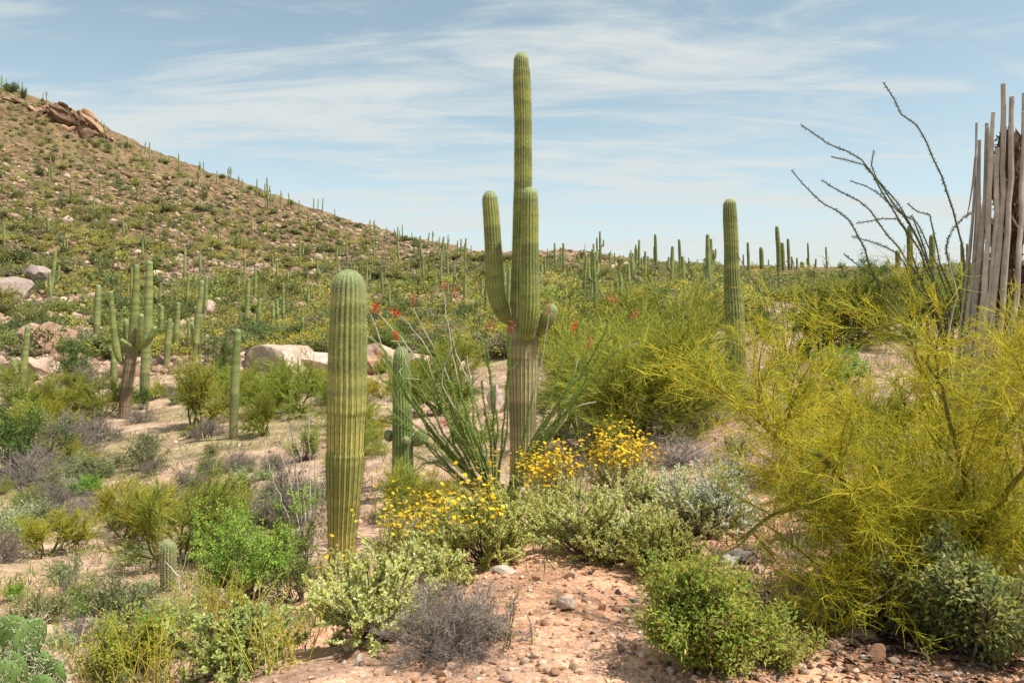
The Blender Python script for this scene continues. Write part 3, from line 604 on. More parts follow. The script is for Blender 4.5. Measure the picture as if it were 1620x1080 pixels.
# ------------------------------------------------------------------ along the right horizon
HG = 'saguaros along the right horizon'
for lab, top, bot, w_, arms in [
    ('lone slim saguaro on the horizon, first right of the red knoll',(1006,391),(1006,428),2.6,[]),
    ('taller straight saguaro on the horizon between the first slim one and the two-armed one',(1036.6,370),(1038,424),2.5,[]),
    ('two-armed saguaro on the horizon, arms raised low like a fork',(1074.4,378),(1077,440),2.5,[[(1077,434,1.4),(1070,432,1.8),(1067,424,1.8),(1066,409,1.4)],[(1077,434,1.4),(1081,433,1.8),(1083,425,1.8),(1083,411,1.4)]]),
    ('thin saguaro on the horizon between the two-armed one and the tall armless one',(1128,395),(1130,428),1.6,[]),
    ('very thin short saguaro just right of the tall armless saguaro',(1176,402),(1176,430),1.3,[]),
    ('slim tapering saguaro on the horizon, second right of the tall armless saguaro',(1183,383),(1185,442),2.3,[]),
    ('stubby round-topped saguaro on the horizon left of the pair',(1204,390),(1206,440),3.6,[]),
    ('tiny distant saguaro between the stubby one and the tall pair',(1215.6,410),(1216,428),1,[]),
    ('taller of the overlapping pair on the horizon',(1229,357),(1234,445),3.7,[]),
    ('shorter of the overlapping pair on the horizon',(1237.5,383),(1240,445),3.2,[]),
    ('saguaro with one small right arm beside the overlapping pair',(1246.5,377),(1249,438),2.5,[[(1249,428,1.3),(1252,425,1.6),(1253,418,1.6),(1252.5,406,1.3)]]),
    ('small thin saguaro right of the overlapping pair',(1260.8,407),(1261,432),1.6,[]),
    ('short barrel-like saguaro low on the right horizon',(1269,413),(1269,436),3.6,[]),
    ('thin dark saguaro with a side stub right of the barrel-like one',(1278,384),(1280,436),1.6,[[(1279.5,425,1),(1277,422,1.2),(1276.8,408,1)]]),
    ('short leaning saguaro, last before the mesquite on the horizon',(1291,409),(1289,436),1.6,[]),
    ('thin dark pole-like saguaro left of the mesquite',(1306.5,390),(1309,434),1.5,[]),
    ('straight saguaro seen through the tall ocotillo wands, left one',(1439,356),(1440,446),4.6,[]),
    ('saguaro seen through the tall ocotillo wands, right one with a brown base',(1474,371),(1476,448),4.6,[]),
    ('short saguaro behind the ocotillo wands, left of the two straight ones',(1420,395),(1421,445),4,[]),
    ('left of the two thin saguaros between the ocotillo and the dead skeleton',(1521,380),(1522,432),1.9,[]),
    ('right of the two thin saguaros between the ocotillo and the dead skeleton',(1530,385),(1531,432),1.9,[])]:
    Yh = min(105., max(48., 5.0 * F / (bot[1] - top[1]) / 1.0 * .95)); h_ = bot[1] - top[1]
    tr = [(bot[0], bot[1], w_*.9), (bot[0]*.6+top[0]*.4, bot[1]-.4*h_, w_), (top[0]*.8+bot[0]*.2, top[1]+.2*h_, w_*.95), (top[0], top[1], w_*.72)]
    sag2(lab, tr, arms, HG, Y=Yh, nribs=12, per=2, ring=.2, green=(.18,.205,.06), tan=(.22,.19,.09), low=(-.2, 2.0), sink=6.0)

# ================================================================== young saguaro half hidden in the creosote
_g = ground_at(266, 912)
def young(label, px, py, top, w_):
    x, y, z = ground_at(px, py)
    return saguaro(label, y, [(px,py,w_*.9),(px,(py+top)/2,w_),(px,top+w_,w_),(px,top,w_*.75)], nribs=16, per=4, ring=.03, spines=7, green=(.20,.21,.09), low=(-1,-.5), name='young_saguaro')
young('waist-high young saguaro with a grey woolly top beside the bright creosote', 266, 935, 854, 12)

# ================================================================== dead saguaro skeleton, far right
def px_path(rows, base): return np.array([pix(*r) for r in rows]) - base
rng = np.random.default_rng(5)
Yd = 6.0; bx = pix(1556, 775, Yd); base = np.array([bx[0], bx[1], H(bx[0], bx[1])])
dead = thing('dead_saguaro', base, 'bleached skeleton of a dead saguaro, splintered grey ribs around a brown core', 'dead cactus')
axis = [(1553,790,54),(1560,700,54),(1570,600,52),(1586,460,49),(1595,340,48),(1598,200,47),(1599,110,46)]
def ax_at(py):
    a = np.array(axis)[::-1]; return np.interp(py, a[:,1], a[:,0]), np.interp(py, a[:,1], a[:,2])
tops = [(-180,222),(-165,205),(-152,184),(-141,240),(-132,142),(-120,164),(-100,189),(-79,129),(-66,150),(-45,175),(-25,140),(5,170),(35,140),(70,165),(100,185),(125,240),(150,190)]
for k, (a, top) in enumerate(tops):
    ph = math.radians(a); pts = []
    for py in np.linspace(788, top, 16):
        cx_, r_ = ax_at(py); wob = .022 * math.sin(py * .023 + k * 1.7) + .022 * math.sin(py * .06 + k * 2)
        p = pix(cx_, py, Yd); rr_ = r_ / F * Yd * (1 + .025 * math.sin(py * .012 + k * 2.1)); q = p + rr_ * np.array([math.cos(ph + wob), math.sin(ph + wob), 0]) - base; pts.append(q)
    P = np.array([pts]); mb = MB(); c = np.array([.40,.37,.33]) * (1 + .13 * rng.normal())
    tubes(mb, P, .0155, .009, 7, c, 0)
    o_ = (mb.v[0].reshape(16, 7, 3) - P[0][:,None]); tg_ = np.array([-math.sin(ph), math.cos(ph), 0]); mb.v[0] = (mb.v[0].reshape(16, 7, 3) + .85 * (o_ @ tg_)[:,:,None] * tg_).reshape(-1, 3)
    V = mb.v[0]; K = 16; g_ = np.linspace(0, 1, K).repeat(7); low_ = np.clip(1 - g_ * 1.6, 0, 1)[:,None]
    mb.c[0] = mb.c[0] * (1 - low_ * np.array([.0,.14,.24])) * (1 + .12 * rng.normal(size=(K, 1))).repeat(7, 0); mb.v[0] = V + rng.normal(size=V.shape) * .002
    end = V[-7:]; tipc = end.mean(0) + [0, 0, .008]; mb.add(np.concatenate([end, [tipc]]), [[i, (i + 1) % 7, 7] for i in range(7)], c * .8)
    mb.build('rib', [DEADWOOD], dead)
for a0_, a1_, py in [(-152,-135,345),(-135,-121,352),(-121,-103,340),(-103,-80,348),(-80,-63,420),(-152,-166,430),(-135,-152,470),(-121,-135,520),(-63,-45,380),(-103,-121,455),(-166,-180,390)]:
    cx_, r_ = ax_at(py); p0 = pix(cx_, py, Yd); p1 = pix(ax_at(py + 26)[0], py + 26, Yd); rr_ = r_ / F * Yd * 1.0; f0, f1 = math.radians(a0_), math.radians(a1_)
    A0 = p0 + rr_ * np.array([math.cos(f0), math.sin(f0), 0]) - base; A1 = p1 + rr_ * np.array([math.cos(f1), math.sin(f1), 0]) - base
    mb = MB(); tubes(mb, np.array([[A0, A0 * .6 + A1 * .4, A1]]), .009, .007, 5, (.31,.25,.19)); mb.build('cross_rib', [DEADWOOD], dead)
mb = MB(); rows = np.array([[*(pix(ax_at(py)[0], py, Yd) - base), .092 + .075 * float(sstep(400, 520, py)) + .016 * math.sin(py * .09)] for py in np.linspace(785, 205, 30)])
P_ = rows[:,:3]; m_ = 28; a_ = np.arange(m_ + 1) / m_ * 2 * math.pi
R_ = rows[:,3][:,None] * (1 + .16 * rng.normal(size=(30, m_ + 1))); R_[:,-1] = R_[:,0]
V = P_[:,None] + R_[:,:,None] * np.stack([np.cos(a_), np.sin(a_), 0 * a_], -1)[None]; V[-5:,:,2] += (rng.normal(size=(1, m_ + 1)) * np.linspace(0, .09, 5)[:,None]); V[-3:] = P_[-3:,None] + (V[-3:] - P_[-3:,None]) * np.array([.85,.65,.4])[:,None,None]; k_, j_ = np.meshgrid(np.arange(29), np.arange(m_), indexing='ij'); q = (k_ * (m_ + 1) + j_).ravel()
mb.add(V, np.stack([q, q + 1, q + m_ + 2, q + m_ + 1], 1), (np.array([.13,.085,.055])[None] + np.array([.20,.155,.11])[None] * sstep(430, 540, np.linspace(785, 205, 30)).repeat(m_ + 1)[:,None]) * (1 + .35 * rng.normal(size=(30 * (m_ + 1), 1))))
n = 1600; i_ = rng.integers(0, 29, n); j_ = rng.integers(0, m_, n); leaves(mb, rng, V[i_, j_], np.stack([np.cos(a_[j_]), np.sin(a_[j_]), rng.normal(size=n)], -1), .045, .012, (.16,.11,.075), 0, .4)
mb.build('core', [FIBRE], dead)
mb = MB(); tubes(mb, px_path([(1543,250,5.85),(1539,290,5.83),(1534,322,5.82),(1529,346,5.82)], base)[None], .008, .003, 5, (.22,.14,.10)); mb.build('hanging_splinter', [DEADWOOD], dead)

# ------------------------------------------------------------------ its rotten leftovers on the ground
def fibre_block(name, label, px, py, Y, wpx, hpx, col, dark, lean=0., n=900, cat='dead wood'):
    rng = np.random.default_rng(int(px)); p = pix(px, py, Y); z = H(p[0], p[1]); W = wpx / F * Y; Hh = hpx / F * Y
    t = thing(name, (p[0], p[1], z), label, cat)
    mb = MB(); m = 26; k = 18; a = np.arange(m) / m * 6.2832; zz = np.linspace(-.06, 1, k)
    prof = (1 - .35 * np.abs(zz - .3)) * .5 * W; R = prof[:,None] * (1 + .2 * fbm(np.cos(a) * 2 + zz[:,None] * 1.5, np.sin(a) * 2 + px, 5, 3) + .09 * rng.normal(size=m)[None])
    top = Hh * (zz[:,None] * (1 + .28 * (zz[:,None] > .8) * rng.normal(size=m)[None]))
    V = np.stack([R * np.cos(a) + lean * top, R * np.sin(a) * .9, top], -1); i_, j_ = np.meshgrid(np.arange(k - 1), np.arange(m), indexing='ij'); i_ = i_.ravel(); j_ = j_.ravel(); j2 = (j_ + 1) % m
    cc = np.where(rng.random((1, m, 1)) < .4, np.array(dark), np.array(col)) * (1 + .2 * rng.normal(size=(k, m, 1)))
    mb.add(V, np.stack([i_*m+j_, i_*m+j2, (i_+1)*m+j2, (i_+1)*m+j_], 1), cc.reshape(-1, 3)); mb.add(np.concatenate([V[-1], [[lean * Hh, 0, Hh * .7]]]), [[i, (i + 1) % m, m] for i in range(m)], dark)
    mb.build('core', [FIBRE], t)
    f = MB(); i_ = rng.integers(2, k, n); j_ = rng.integers(0, m, n); S0 = V[i_, j_]; D = np.stack([np.cos(a[j_]) * .35, np.sin(a[j_]) * .35, np.ones(n)], -1) + rng.normal(size=(n, 3)) * .22
    tubes(f, grow(rng, S0 - unit(D) * .03, D, .05 + .09 * rng.random(n), 3, .15), .0028, .001, 3, np.where(rng.random((n, 1)) < .45, np.array(dark), np.array(col)), 0, rng, .25)
    f.build('fibres', [WOOD], t); return t
fibre_block('rotten_stump', 'brown fibrous rotten stump under the yellow palo verde', 1358, 985, 4.4, 80, 84, (.33,.23,.155), (.14,.09,.06))
fibre_block('dead_bark_slab', 'grey splintered slab of dead cactus bark leaning on the brown stump', 1306, 982, 4.3, 34, 74, (.38,.35,.32), (.12,.10,.085), lean=.25, n=350)
fibre_block('dead_cactus_block', 'pale ragged block of dead cactus tissue behind the palo verde limb', 1392, 870, 5.3, 66, 100, (.40,.33,.27), (.085,.06,.045), lean=.1)
_r = np.random.default_rng(8); _p = pix(1166, 897, 5.9); mb = MB()
for _dx, _sz, _c in [(0,(.14,.10,.085),(.20,.17,.15)),(-.07,(.09,.08,.06),(.42,.38,.34)),(.09,(.08,.08,.06),(.10,.075,.065)),(.03,(.10,.06,.05),(.05,.035,.03))]:
    V, F_, c = rock(_r, 4, 20, _sz, _c, .75); mb.add(V + [_dx, -.04 * abs(_dx) * 20, .05], F_, c * (1 + .5 * fbm(V[:,0] * 30, V[:,2] * 14 + V[:,1] * 9, 4, 3))[:,None])
o = mb.build('fallen_cactus_chunk', [FIBRE]); o.location = (_p[0], _p[1], H(_p[0], _p[1])); tag(o, 'grey and black weathered cactus chunk on the bare soil by the sage bushes', 'dead wood')
fibre_block('small_wood_stub', 'small pale wood stub on the bare slope at the far left', 32, 790, ground_at(32,790)[1], 11, 16, (.42,.34,.28), (.2,.15,.12), n=60)

# ================================================================== yellow palo verde, right foreground
rng = np.random.default_rng(11)
pb = pix(1440, 940, 4.75); pbase = np.array([pb[0], pb[1], H(pb[0], pb[1])])
pv = thing('palo_verde', pbase, 'big yellow-green leafless palo verde covering the base of the dead saguaro skeleton', 'tree')
limbs = [[(1440,950,4.75),(1425,880,4.68),(1330,812,4.5),(1275,745,4.4),(1240,670,4.35),(1200,605,4.3)],
 [(1440,950,4.75),(1455,800,4.8),(1395,745,4.8),(1335,712,4.85),(1280,635,4.9),(1235,570,5.0)],
 [(1442,950,4.75),(1480,780,4.85),(1485,660,4.9),(1450,570,5.0),(1400,480,5.1)],
 [(1445,950,4.75),(1530,800,4.7),(1580,700,4.6),(1625,640,4.5),(1665,540,4.4)],
 [(1445,950,4.75),(1545,790,5.0),(1568,650,5.1),(1590,580,5.2),(1600,520,5.3)],
 [(1440,945,4.75),(1400,860,4.45),(1330,815,4.2),(1250,815,4.1),(1170,860,4.05)],
 [(1442,940,4.75),(1440,850,4.5),(1395,850,4.3),(1340,890,4.2),(1300,925,4.15)],
 [(1442,940,4.75),(1460,860,4.45),(1450,860,4.2),(1420,900,4.05),(1400,935,4.0)],
 [(1445,945,4.75),(1560,880,4.4),(1640,850,4.3),(1700,840,4.2)],
 [(1442,945,4.8),(1400,780,5.2),(1330,640,5.7),(1300,560,6.0),(1290,500,6.2)],
 [(1442,945,4.75),(1500,830,4.45),(1530,750,4.2),(1500,650,4.1),(1470,560,4.0)],
 [(1442,945,4.75),(1380,840,4.35),(1290,720,4.1),(1230,700,4.0),(1195,665,3.95)],
 [(1446,945,4.75),(1540,840,4.3),(1600,780,4.05),(1650,700,3.9),(1680,600,3.9)],
 [(1446,945,4.75),(1540,860,4.3),(1565,860,4.1),(1600,920,3.95)]]
LP = []
for l in limbs:
    q, _ = resample([[*(pix(*r) - pbase), .01] for r in l], 10); LP.append(q[:,:3])
LP = np.array(LP); LP[:,1:] += rng.normal(size=LP[:,1:].shape) * .018
tk, cr = MB(), MB()
tubes(tk, LP, .027, .007, 7, (.155,.16,.035), 0, rng, .1)
YG = [(.64,.60,.05),(.54,.54,.055),(.72,.66,.07),(.42,.47,.06),(.66,.55,.04)]
p, d = spawn(rng, LP, 270, .28, 1.0, .6); P2 = grow(rng, p, d, .20 + .34 * rng.random(270), 7, .13, .03); tubes(tk, P2, .0062, .0025, 5, (.20,.205,.04), 0, rng, .15)
p, d = spawn(rng, P2, 2600, .1, 1.0, .65); P3 = grow(rng, p, d, .12 + .22 * rng.random(2600), 5, .14, .02); tubes(cr, P3, .0022, .0011, 4, pick(rng, YG, 2600), 0, rng, .15)
p, d = spawn(rng, P3, 36000, .05, 1.0, .75); P4 = grow(rng, p, d, .04 + .10 * rng.random(36000), 3, .12, .02); tubes(cr, P4, .0015, .0008, 3, pick(rng, YG, 36000), 0, rng, .18)
p, d = spawn(rng, P4, 16000, .1, 1.0, 1.0); leaves(cr, rng, p, d, .008 + .014 * rng.random(16000), .0035, pick(rng, YG, 16000))
tk.build('trunk', [WOOD], pv); cr.build('crown', [LEAF], pv)
# dry bare branch hanging in front of it
mb = MB(); B0 = px_path([(1376,950,3.9),(1400,940,3.9),(1440,900,3.9),(1470,870,3.9)], np.zeros(3)); q = B0[0]; ground_z = H(q[0], q[1])
db = thing('dry_branch', (q[0], q[1], ground_z), 'bare tan forked branch lying in the lower front of the palo verde', 'branch')
o_ = np.array([q[0], q[1], ground_z])
tubes(mb, (px_path([(1366,958,3.9),(1400,940,3.9),(1440,900,3.9),(1468,868,3.9)], o_))[None], .006, .003, 5, (.30,.21,.12)); tubes(mb, px_path([(1385,948,3.9),(1378,905,3.88),(1400,870,3.86),(1420,848,3.85)], o_)[None], .004, .002, 5, (.30,.21,.12)); tubes(mb, px_path([(1455,884,3.9),(1460,850,3.88),(1475,830,3.88)], o_)[None], .003, .0015, 5, (.30,.21,.12))
tubes(mb, px_path([(1366,958,3.9),(1352,990,3.92),(1345,1030,3.95)], o_)[None], .006, .005, 5, (.28,.19,.11)); mb.build('fork', [WOOD], db)

# ================================================================== ocotillos
def ocotillo(label, base_px, Y, wands, rng, r0=.0145, leafcol=((.19,.34,.045),(.24,.39,.055),(.15,.28,.04)), bark=(.19,.22,.07), pale=(.42,.40,.32), leafn=62, leafl=.019, group=None, y_spread=.5, thorn=True, name='ocotillo'):
    b = pix(base_px[0], base_px[1], Y); base = np.array([b[0], b[1], H(b[0], b[1])]); t = thing(name, base, label, 'ocotillo', group)
    for i, wd in enumerate(wands):
        pts = wd['p']; dy = wd.get('dy', (rng.random() - .5) * 2 * y_spread); n0 = len(pts)
        rows = [[*(rng.normal(size=3) * [.05,.05,0] - [0,0,.03]), .01]] + [[*(pix(x, y, Y + dy * (j + 1) / n0) - base), .01] for j, (x, y) in enumerate(pts)]
        q, s = resample(rows, 22); P = q[:,:3].copy(); P[2:] += rng.normal(size=P[2:].shape) * .008; mb = MB()
        tp = wd.get('pale', 1.0); half = max(2, int(22 * tp)); tubes(mb, P[None], r0, r0 * .42, 6, bark)
        c = np.repeat(np.where(np.arange(22)[:,None] < half, np.array(bark), np.array(pale)), 6, 0); mb.c[0] = c
        Lw = s[-1]; n = int(Lw * leafn * 4 * wd.get('leaf', 1.0))
        if n:
            hi = min(1.0, tp + .02); p, d = spawn(rng, P[None], n, .14, hi, .1); T = d; side = unit(np.cross(T, rng.normal(size=(n,3)))); leaves(mb, rng, p + side * r0 * .6, side + T * .55 + [0,0,.2], leafl * (.6 + .7 * rng.random(n)), leafl * .5, pick(rng, leafcol, n), 1)
        if thorn:
            m = int(Lw * 45); p, d = spawn(rng, P[None], m, .05, 1.0, .1); side = unit(np.cross(d, rng.normal(size=(m,3)))); leaves(mb, rng, p, side + d * .2, .022, .003, (.20,.17,.11), 1)
        wo_ = mb.build('wand', [WOOD, LEAF], t)
        if wd.get('red'):
            m = 46; f = MB(); hot = wd['red'] == 2; cols = [(.80,.045,.025),(.85,.09,.035),(.70,.03,.02)] if hot else [(.50,.11,.09),(.56,.15,.11),(.42,.08,.06)]
            tip = P[-1]; T = unit(unit(P[-1] - P[-4]) + np.array([rng.normal() * .7, 0, .1])); tt = rng.random(m); lf = .16 if not hot else .13
            side = rng.normal(size=(m,3)); leaves(f, rng, tip + T * (tt * lf)[:,None] + side * .012, unit(T + side * .6), .034, .012, pick(rng, cols, m)); f.build('flower_cluster', [PETAL], wo_)
    return t
rng = np.random.default_rng(21)
def W_(*p, **k): return dict(p=p, **k)
oco0 = [W_((700,700),(648,632),(610,560),(587,497),pale=.80,red=1),W_((690,690),(640,625),(605,600),(590,580)),W_((690,710),(650,680),(613,645)),W_((710,720),(668,665),(640,620),(605,567),red=1,pale=.95),
 W_((715,705),(680,640),(650,590),(630,542),red=2,pale=.85),W_((720,690),(690,620),(655,560),(600,495),red=2,pale=.75),W_((730,680),(700,600),(668,540),(634,500),red=2,pale=.8),W_((735,690),(705,610),(690,560),(653,488),red=1,pale=.8),
 W_((740,680),(700,610),(712,550),(725,474),pale=.5,red=1,leaf=.6),W_((745,680),(725,600),(712,540),(703,462),red=1,pale=.6),W_((700,740),(672,728),(656,718)),W_((705,735),(680,710),(640,668),(617,660)),
 W_((720,720),(690,680),(660,640),(640,590),(628,560)),W_((738,710),(715,660),(690,610),(676,566),pale=.9),W_((748,705),(728,650),(715,610),(700,575),pale=.9),W_((760,700),(748,650),(740,600),(722,560),(715,520),pale=.7),
 W_((783,765),(781,680),(775,590),(766,520),red=1,dy=-.2,leaf=1.4),W_((781,765),(776,700),(768,650),(762,603),dy=-.1,leaf=1.4),W_((789,765),(796,680),(804,600),(807,528),red=1,dy=-.5,leaf=1.3),
 W_((840,700),(880,640),(920,590),(980,479),red=1,pale=.9),W_((850,705),(900,650),(950,555),(997,507),red=1),W_((838,710),(875,650),(905,600),(914,568),leaf=1.2,pale=.95),W_((840,720),(880,670),(910,625),(930,555),red=1),
 W_((850,740),(890,720),(943,706)),W_((840,735),(866,700),(883,672)),W_((820,720),(840,640),(858,560),(868,498),pale=.6,red=1),W_((845,720),(890,660),(920,640),(941,636),pale=.9),W_((825,740),(850,690),(880,600),(905,524),red=2),
 W_((750,720),(735,700),(712,672),(708,672),red=1),W_((770,720),(758,660),(745,610),(740,560),pale=.8),W_((835,730),(860,690),(905,630),(930,600)),W_((755,730),(730,700),(700,650),(672,600))]
oco = oco0 + [dict(w_, p=[(x + rng.normal() * (5 + 5 * j), y + rng.normal() * 6 + (12 * j if j == len(w_['p']) - 1 else 0)) for j, (x, y) in enumerate(w_['p'])], red=0, pale=.95) for w_ in oco0[::2]]
ocotillo('wide fan of leafy green ocotillo wands with red tips in front of the tallest saguaro', (792,800), 10.0, oco, rng)
oc2 = [W_((1470,545),(1410,485),(1385,440),(1355,365),(1335,340),(1295,317),(1270,292),(1252,269),dy=.1),W_((1495,520),(1492,490),(1455,400),(1420,345),(1395,305),(1370,260),(1340,240),(1295,222),(1278,200),(1266,198)),
 W_((1520,540),(1527,460),(1520,385),(1500,310),(1480,255),(1452,202),(1425,178),(1412,150),(1398,132),dy=-.3),W_((1500,530),(1490,480),(1465,410),(1435,350),(1410,315),(1385,280),(1355,255),(1330,250),(1315,248)),
 W_((1498,530),(1470,420),(1430,340),(1400,295),(1392,290),(1380,262),(1383,238),dy=.2),W_((1490,540),(1470,470),(1445,425),(1425,395),(1400,365),(1370,325),(1335,305),(1298,285)),
 W_((1505,540),(1510,480),(1492,425),(1478,380),(1470,340),(1450,332),(1435,322)),W_((1518,545),(1520,468),(1502,420),(1498,385),(1512,355),(1540,335),dy=-.2,leaf=2.),W_((1480,540),(1470,480),(1445,445),(1420,400),(1385,385),(1345,372)),
 W_((1475,560),(1455,485),(1410,455),(1370,430),(1335,400)),W_((1480,570),(1420,540),(1385,515),(1355,470)),W_((1500,540),(1455,370),(1430,340),(1405,320),(1385,305),(1347,285),dy=.3),W_((1490,540),(1450,420),(1430,360),(1412,345),(1380,350),(1355,354)),
 W_((1505,545),(1500,470),(1478,410),(1455,360),(1440,340)),W_((1495,545),(1480,490),(1465,470),(1440,478)),W_((1500,545),(1512,470),(1505,430),(1500,400),pale=.3,leaf=.4),W_((1490,530),(1462,470),(1460,420),(1455,400))]
ocotillo('tall dark ocotillo with crooked wands against the sky, beside the dead saguaro skeleton', (1502,700), 8.6, oc2, rng, r0=.0135, leafcol=((.10,.15,.04),(.14,.20,.045),(.07,.11,.03)), bark=(.085,.085,.05), leafn=34, leafl=.018, y_spread=.4)
oc3 = [W_((1222,540),(1205,490),(1195,455)),W_((1228,540),(1212,480),(1190,440),(1163,399)),W_((1235,530),(1222,480),(1215,430)),W_((1240,520),(1235,470),(1232,440)),W_((1246,520),(1250,470),(1252,440)),W_((1230,545),(1213,500),(1200,470)),
 W_((1252,540),(1268,490),(1262,440),(1250,405)),W_((1255,540),(1275,500),(1285,450)),W_((1225,550),(1210,520),(1202,500)),W_((1250,550),(1262,520),(1275,480)),W_((1238,540),(1240,500),(1243,470)),W_((1232,540),(1225,510),(1220,470),(1205,425))]
ocotillo('smaller green ocotillo behind the yellow palo verde, right of the armless saguaro', (1243,602), 15.0, oc3, rng, r0=.013, leafcol=((.11,.18,.03),(.15,.23,.05)), bark=(.10,.12,.05), leafn=22)
oc4 = [W_((480,860),(470,760),(450,660),leaf=0),W_((478,860),(463,780),(440,700),leaf=0),W_((485,860),(480,760),(470,690),leaf=0),W_((476,870),(452,790),(425,725),leaf=0),W_((490,860),(490,770),(489,652),leaf=0),W_((492,860),(498,780),(500,705),leaf=0),W_((495,865),(505,790),(512,722),leaf=0),
 W_((474,870),(448,800),(411,692),leaf=0),W_((482,860),(470,780),(457,642),leaf=0),W_((470,870),(440,820),(408,760),leaf=0),W_((497,870),(515,810),(520,700),leaf=0),W_((488,860),(486,800),(478,730),leaf=0),W_((472,875),(455,830),(430,770),leaf=0),W_((490,860),(505,830),(515,770),leaf=0)]
ocotillo('leafless pale grey ocotillo wands just left of the thick unbranched saguaro', (482,905), 9.6, oc4, rng, r0=.0085, bark=(.46,.42,.35), y_spread=.5, name='dry_ocotillo')

# ================================================================== bushes near the camera (column, foot row, width, height in pixels)
def near(px, py, w_, h_, Y=None):
    if Y is None: x, y, z = ground_at(px, py)
    else: x, y, _ = pix(px, py, Y); z = H(x, y)
    return (x, y, z), w_ / F * y, h_ / F * y
rng = np.random.default_rng(31)
def put(name, label, fn, px, py, w_, h_, cat='shrub', group=None, Y=None, **k):
    loc, W, Hh = near(px, py, w_, h_, Y); return plant(name, fn(rng, W, Hh, **k), loc, label, cat, group)
BG = 'brittlebushes along the ridge'
put('brittlebush','large pale sage bush nearest the camera, left half of the row, grey twigs under it',brittlebush,590,1012,230,140,group=BG,cols=SAGE+LIME[:1],nl=33592,bare=.4)
put('brittlebush','small sage bush at the foot of the thick unbranched saguaro',brittlebush,553,962,125,90,group=BG,cols=SAGE+LIME,nl=11628,flower=30,fpos=lambda q: q[:,2] > .15)
put('brittlebush','wide lime-tinted bush with yellow blooms along its upper left edge',brittlebush,772,890,210,135,group=BG,cols=LIME+SAGE[:2],nl=33592,flower=190,fpos=lambda q: (q[:,0] < .1) & (q[:,2] > .18),lift=.16,fr=.02,bare=.4,stemcol=DARKW)
put('brittlebush','sage bush with thin yellow flower stalks between the thick saguaro and the ocotillo',brittlebush,655,888,175,105,group=BG,cols=SAGE+LIME,nl=21964,flower=330,fr=.019,fpos=lambda q: q[:,2] > .3,lift=.16,Y=7.6)
put('brittlebush','pale yellowish bush below the ocotillo foot, above the stony soil',brittlebush,930,884,165,125,group=BG,cols=SAGE+LIME,nl=25840)
put('brittlebush','olive bush with bare dark stems showing beneath, centre of the bare soil edge',brittlebush,1046,915,135,115,group=BG,cols=[(.55,.54,.14),(.60,.59,.20),(.48,.49,.13)],nl=18088,bare=.45,stemcol=DARKW)
put('brittlebush','silvery white-leaved bush at the right end of the row',brittlebush,1130,850,150,135,group=BG,cols=SILVER,nl=21964,stemcol=DARKW,Y=7.0)
put('brittlebush','sage bush between the silver-leaved one and the ocotillo foot',brittlebush,1010,830,150,95,group=BG,cols=SAGE+LIME[:1],nl=16796,Y=7.6)
put('brittlebush','bush thick with yellow blooms beside the foot of the tallest saguaro',brittlebush,868,800,110,80,group=BG,cols=SAGE,nl=9044,flower=480,fpos=lambda q: q[:,2] > .22,Y=9.2,fr=.021,lift=.2)
put('brittlebush','fullest yellow-flowering bush, left of the silver-leaved one',brittlebush,980,780,115,92,group=BG,cols=SAGE,nl=9044,flower=620,fpos=lambda q: q[:,2] > .2,Y=9.6,fr=.022,lift=.22)
put('brittlebush','small bush with a few yellow blooms by the left edge of the palo verde',brittlebush,1168,715,60,50,group=BG,cols=SAGE,nl=2584,flower=40,fpos=lambda q: q[:,2] > .2,Y=11.5,fr=.02)
put('brittlebush','blue-grey sage bush half behind the left edge of the palo verde',brittlebush,1165,760,70,60,group=BG,cols=[(.40,.50,.34),(.46,.54,.38)],nl=3230,Y=9.5)
put('brittlebush','sage bush wedged between the large sage bush and the lime-tinted one',brittlebush,682,935,150,95,group=BG,cols=SAGE+LIME[:2],nl=16320,bare=.4)
put('brittlebush','pale bush filling the gap between the olive bush and the silver-leaved one',brittlebush,1090,860,120,95,group=BG,cols=SAGE+SILVER[:1],nl=12240,Y=6.9)
put('brittlebush','rounded sage bush joining the pale yellowish bush and the olive bush',brittlebush,985,880,125,100,group=BG,cols=SAGE+SILVER[:1],nl=15000)
put('brittlebush','silvery bush behind the gap-filling pale bush, below the fullest yellow blooms',brittlebush,1065,815,140,95,group=BG,cols=SILVER+SAGE[:1],nl=15000,Y=7.7)
put('brittlebush','lime sage bush between the lime-tinted bush and the pale yellowish bush',brittlebush,868,862,110,85,group=BG,cols=LIME+SAGE[:2],nl=13000,Y=7.2)
put('dead_shrub','tangled dead grey shrub at the front of the bare soil',twig_bush,712,1028,180,112,n1=60,n2=560,n3=7500,r=.0026,col=(.23,.195,.165))
put('dead_shrub','low sparse dry shrub between the dead grey tangle and the stones',twig_bush,790,1010,110,75,n1=30,n2=160,n3=900,r=.0028,col=(.22,.17,.13),leaf=350,lcol=LIME)
put('seedling','tiny blue-green broad-leaved seedling at the foot of the dead grey tangle',brittlebush,728,1040,52,48,cat='plant',cols=[(.36,.45,.33),(.30,.40,.28)],nl=60,ll=.05,lw=.032,bare=.2,Y=4.0)
put('narrowleaf_shrub','dense green narrow-leaved shrub with golden tips, cut by the bottom edge',creosote,1112,1092,245,165,cols=((.28,.37,.05),(.34,.40,.07),(.44,.40,.08),(.22,.31,.045)),nl=22000,ll=.024,lw=.0075,ns=70,stemcol=(.16,.10,.06),bare=.25,Y=3.45)
put('narrowleaf_shrub','smaller tuft of the narrow-leaved shrub in the right bottom litter',creosote,1225,1085,90,70,cols=((.28,.35,.06),(.40,.38,.08)),nl=2600,ll=.022,lw=.007,ns=24,stemcol=(.16,.10,.06),bare=.25,Y=3.5)
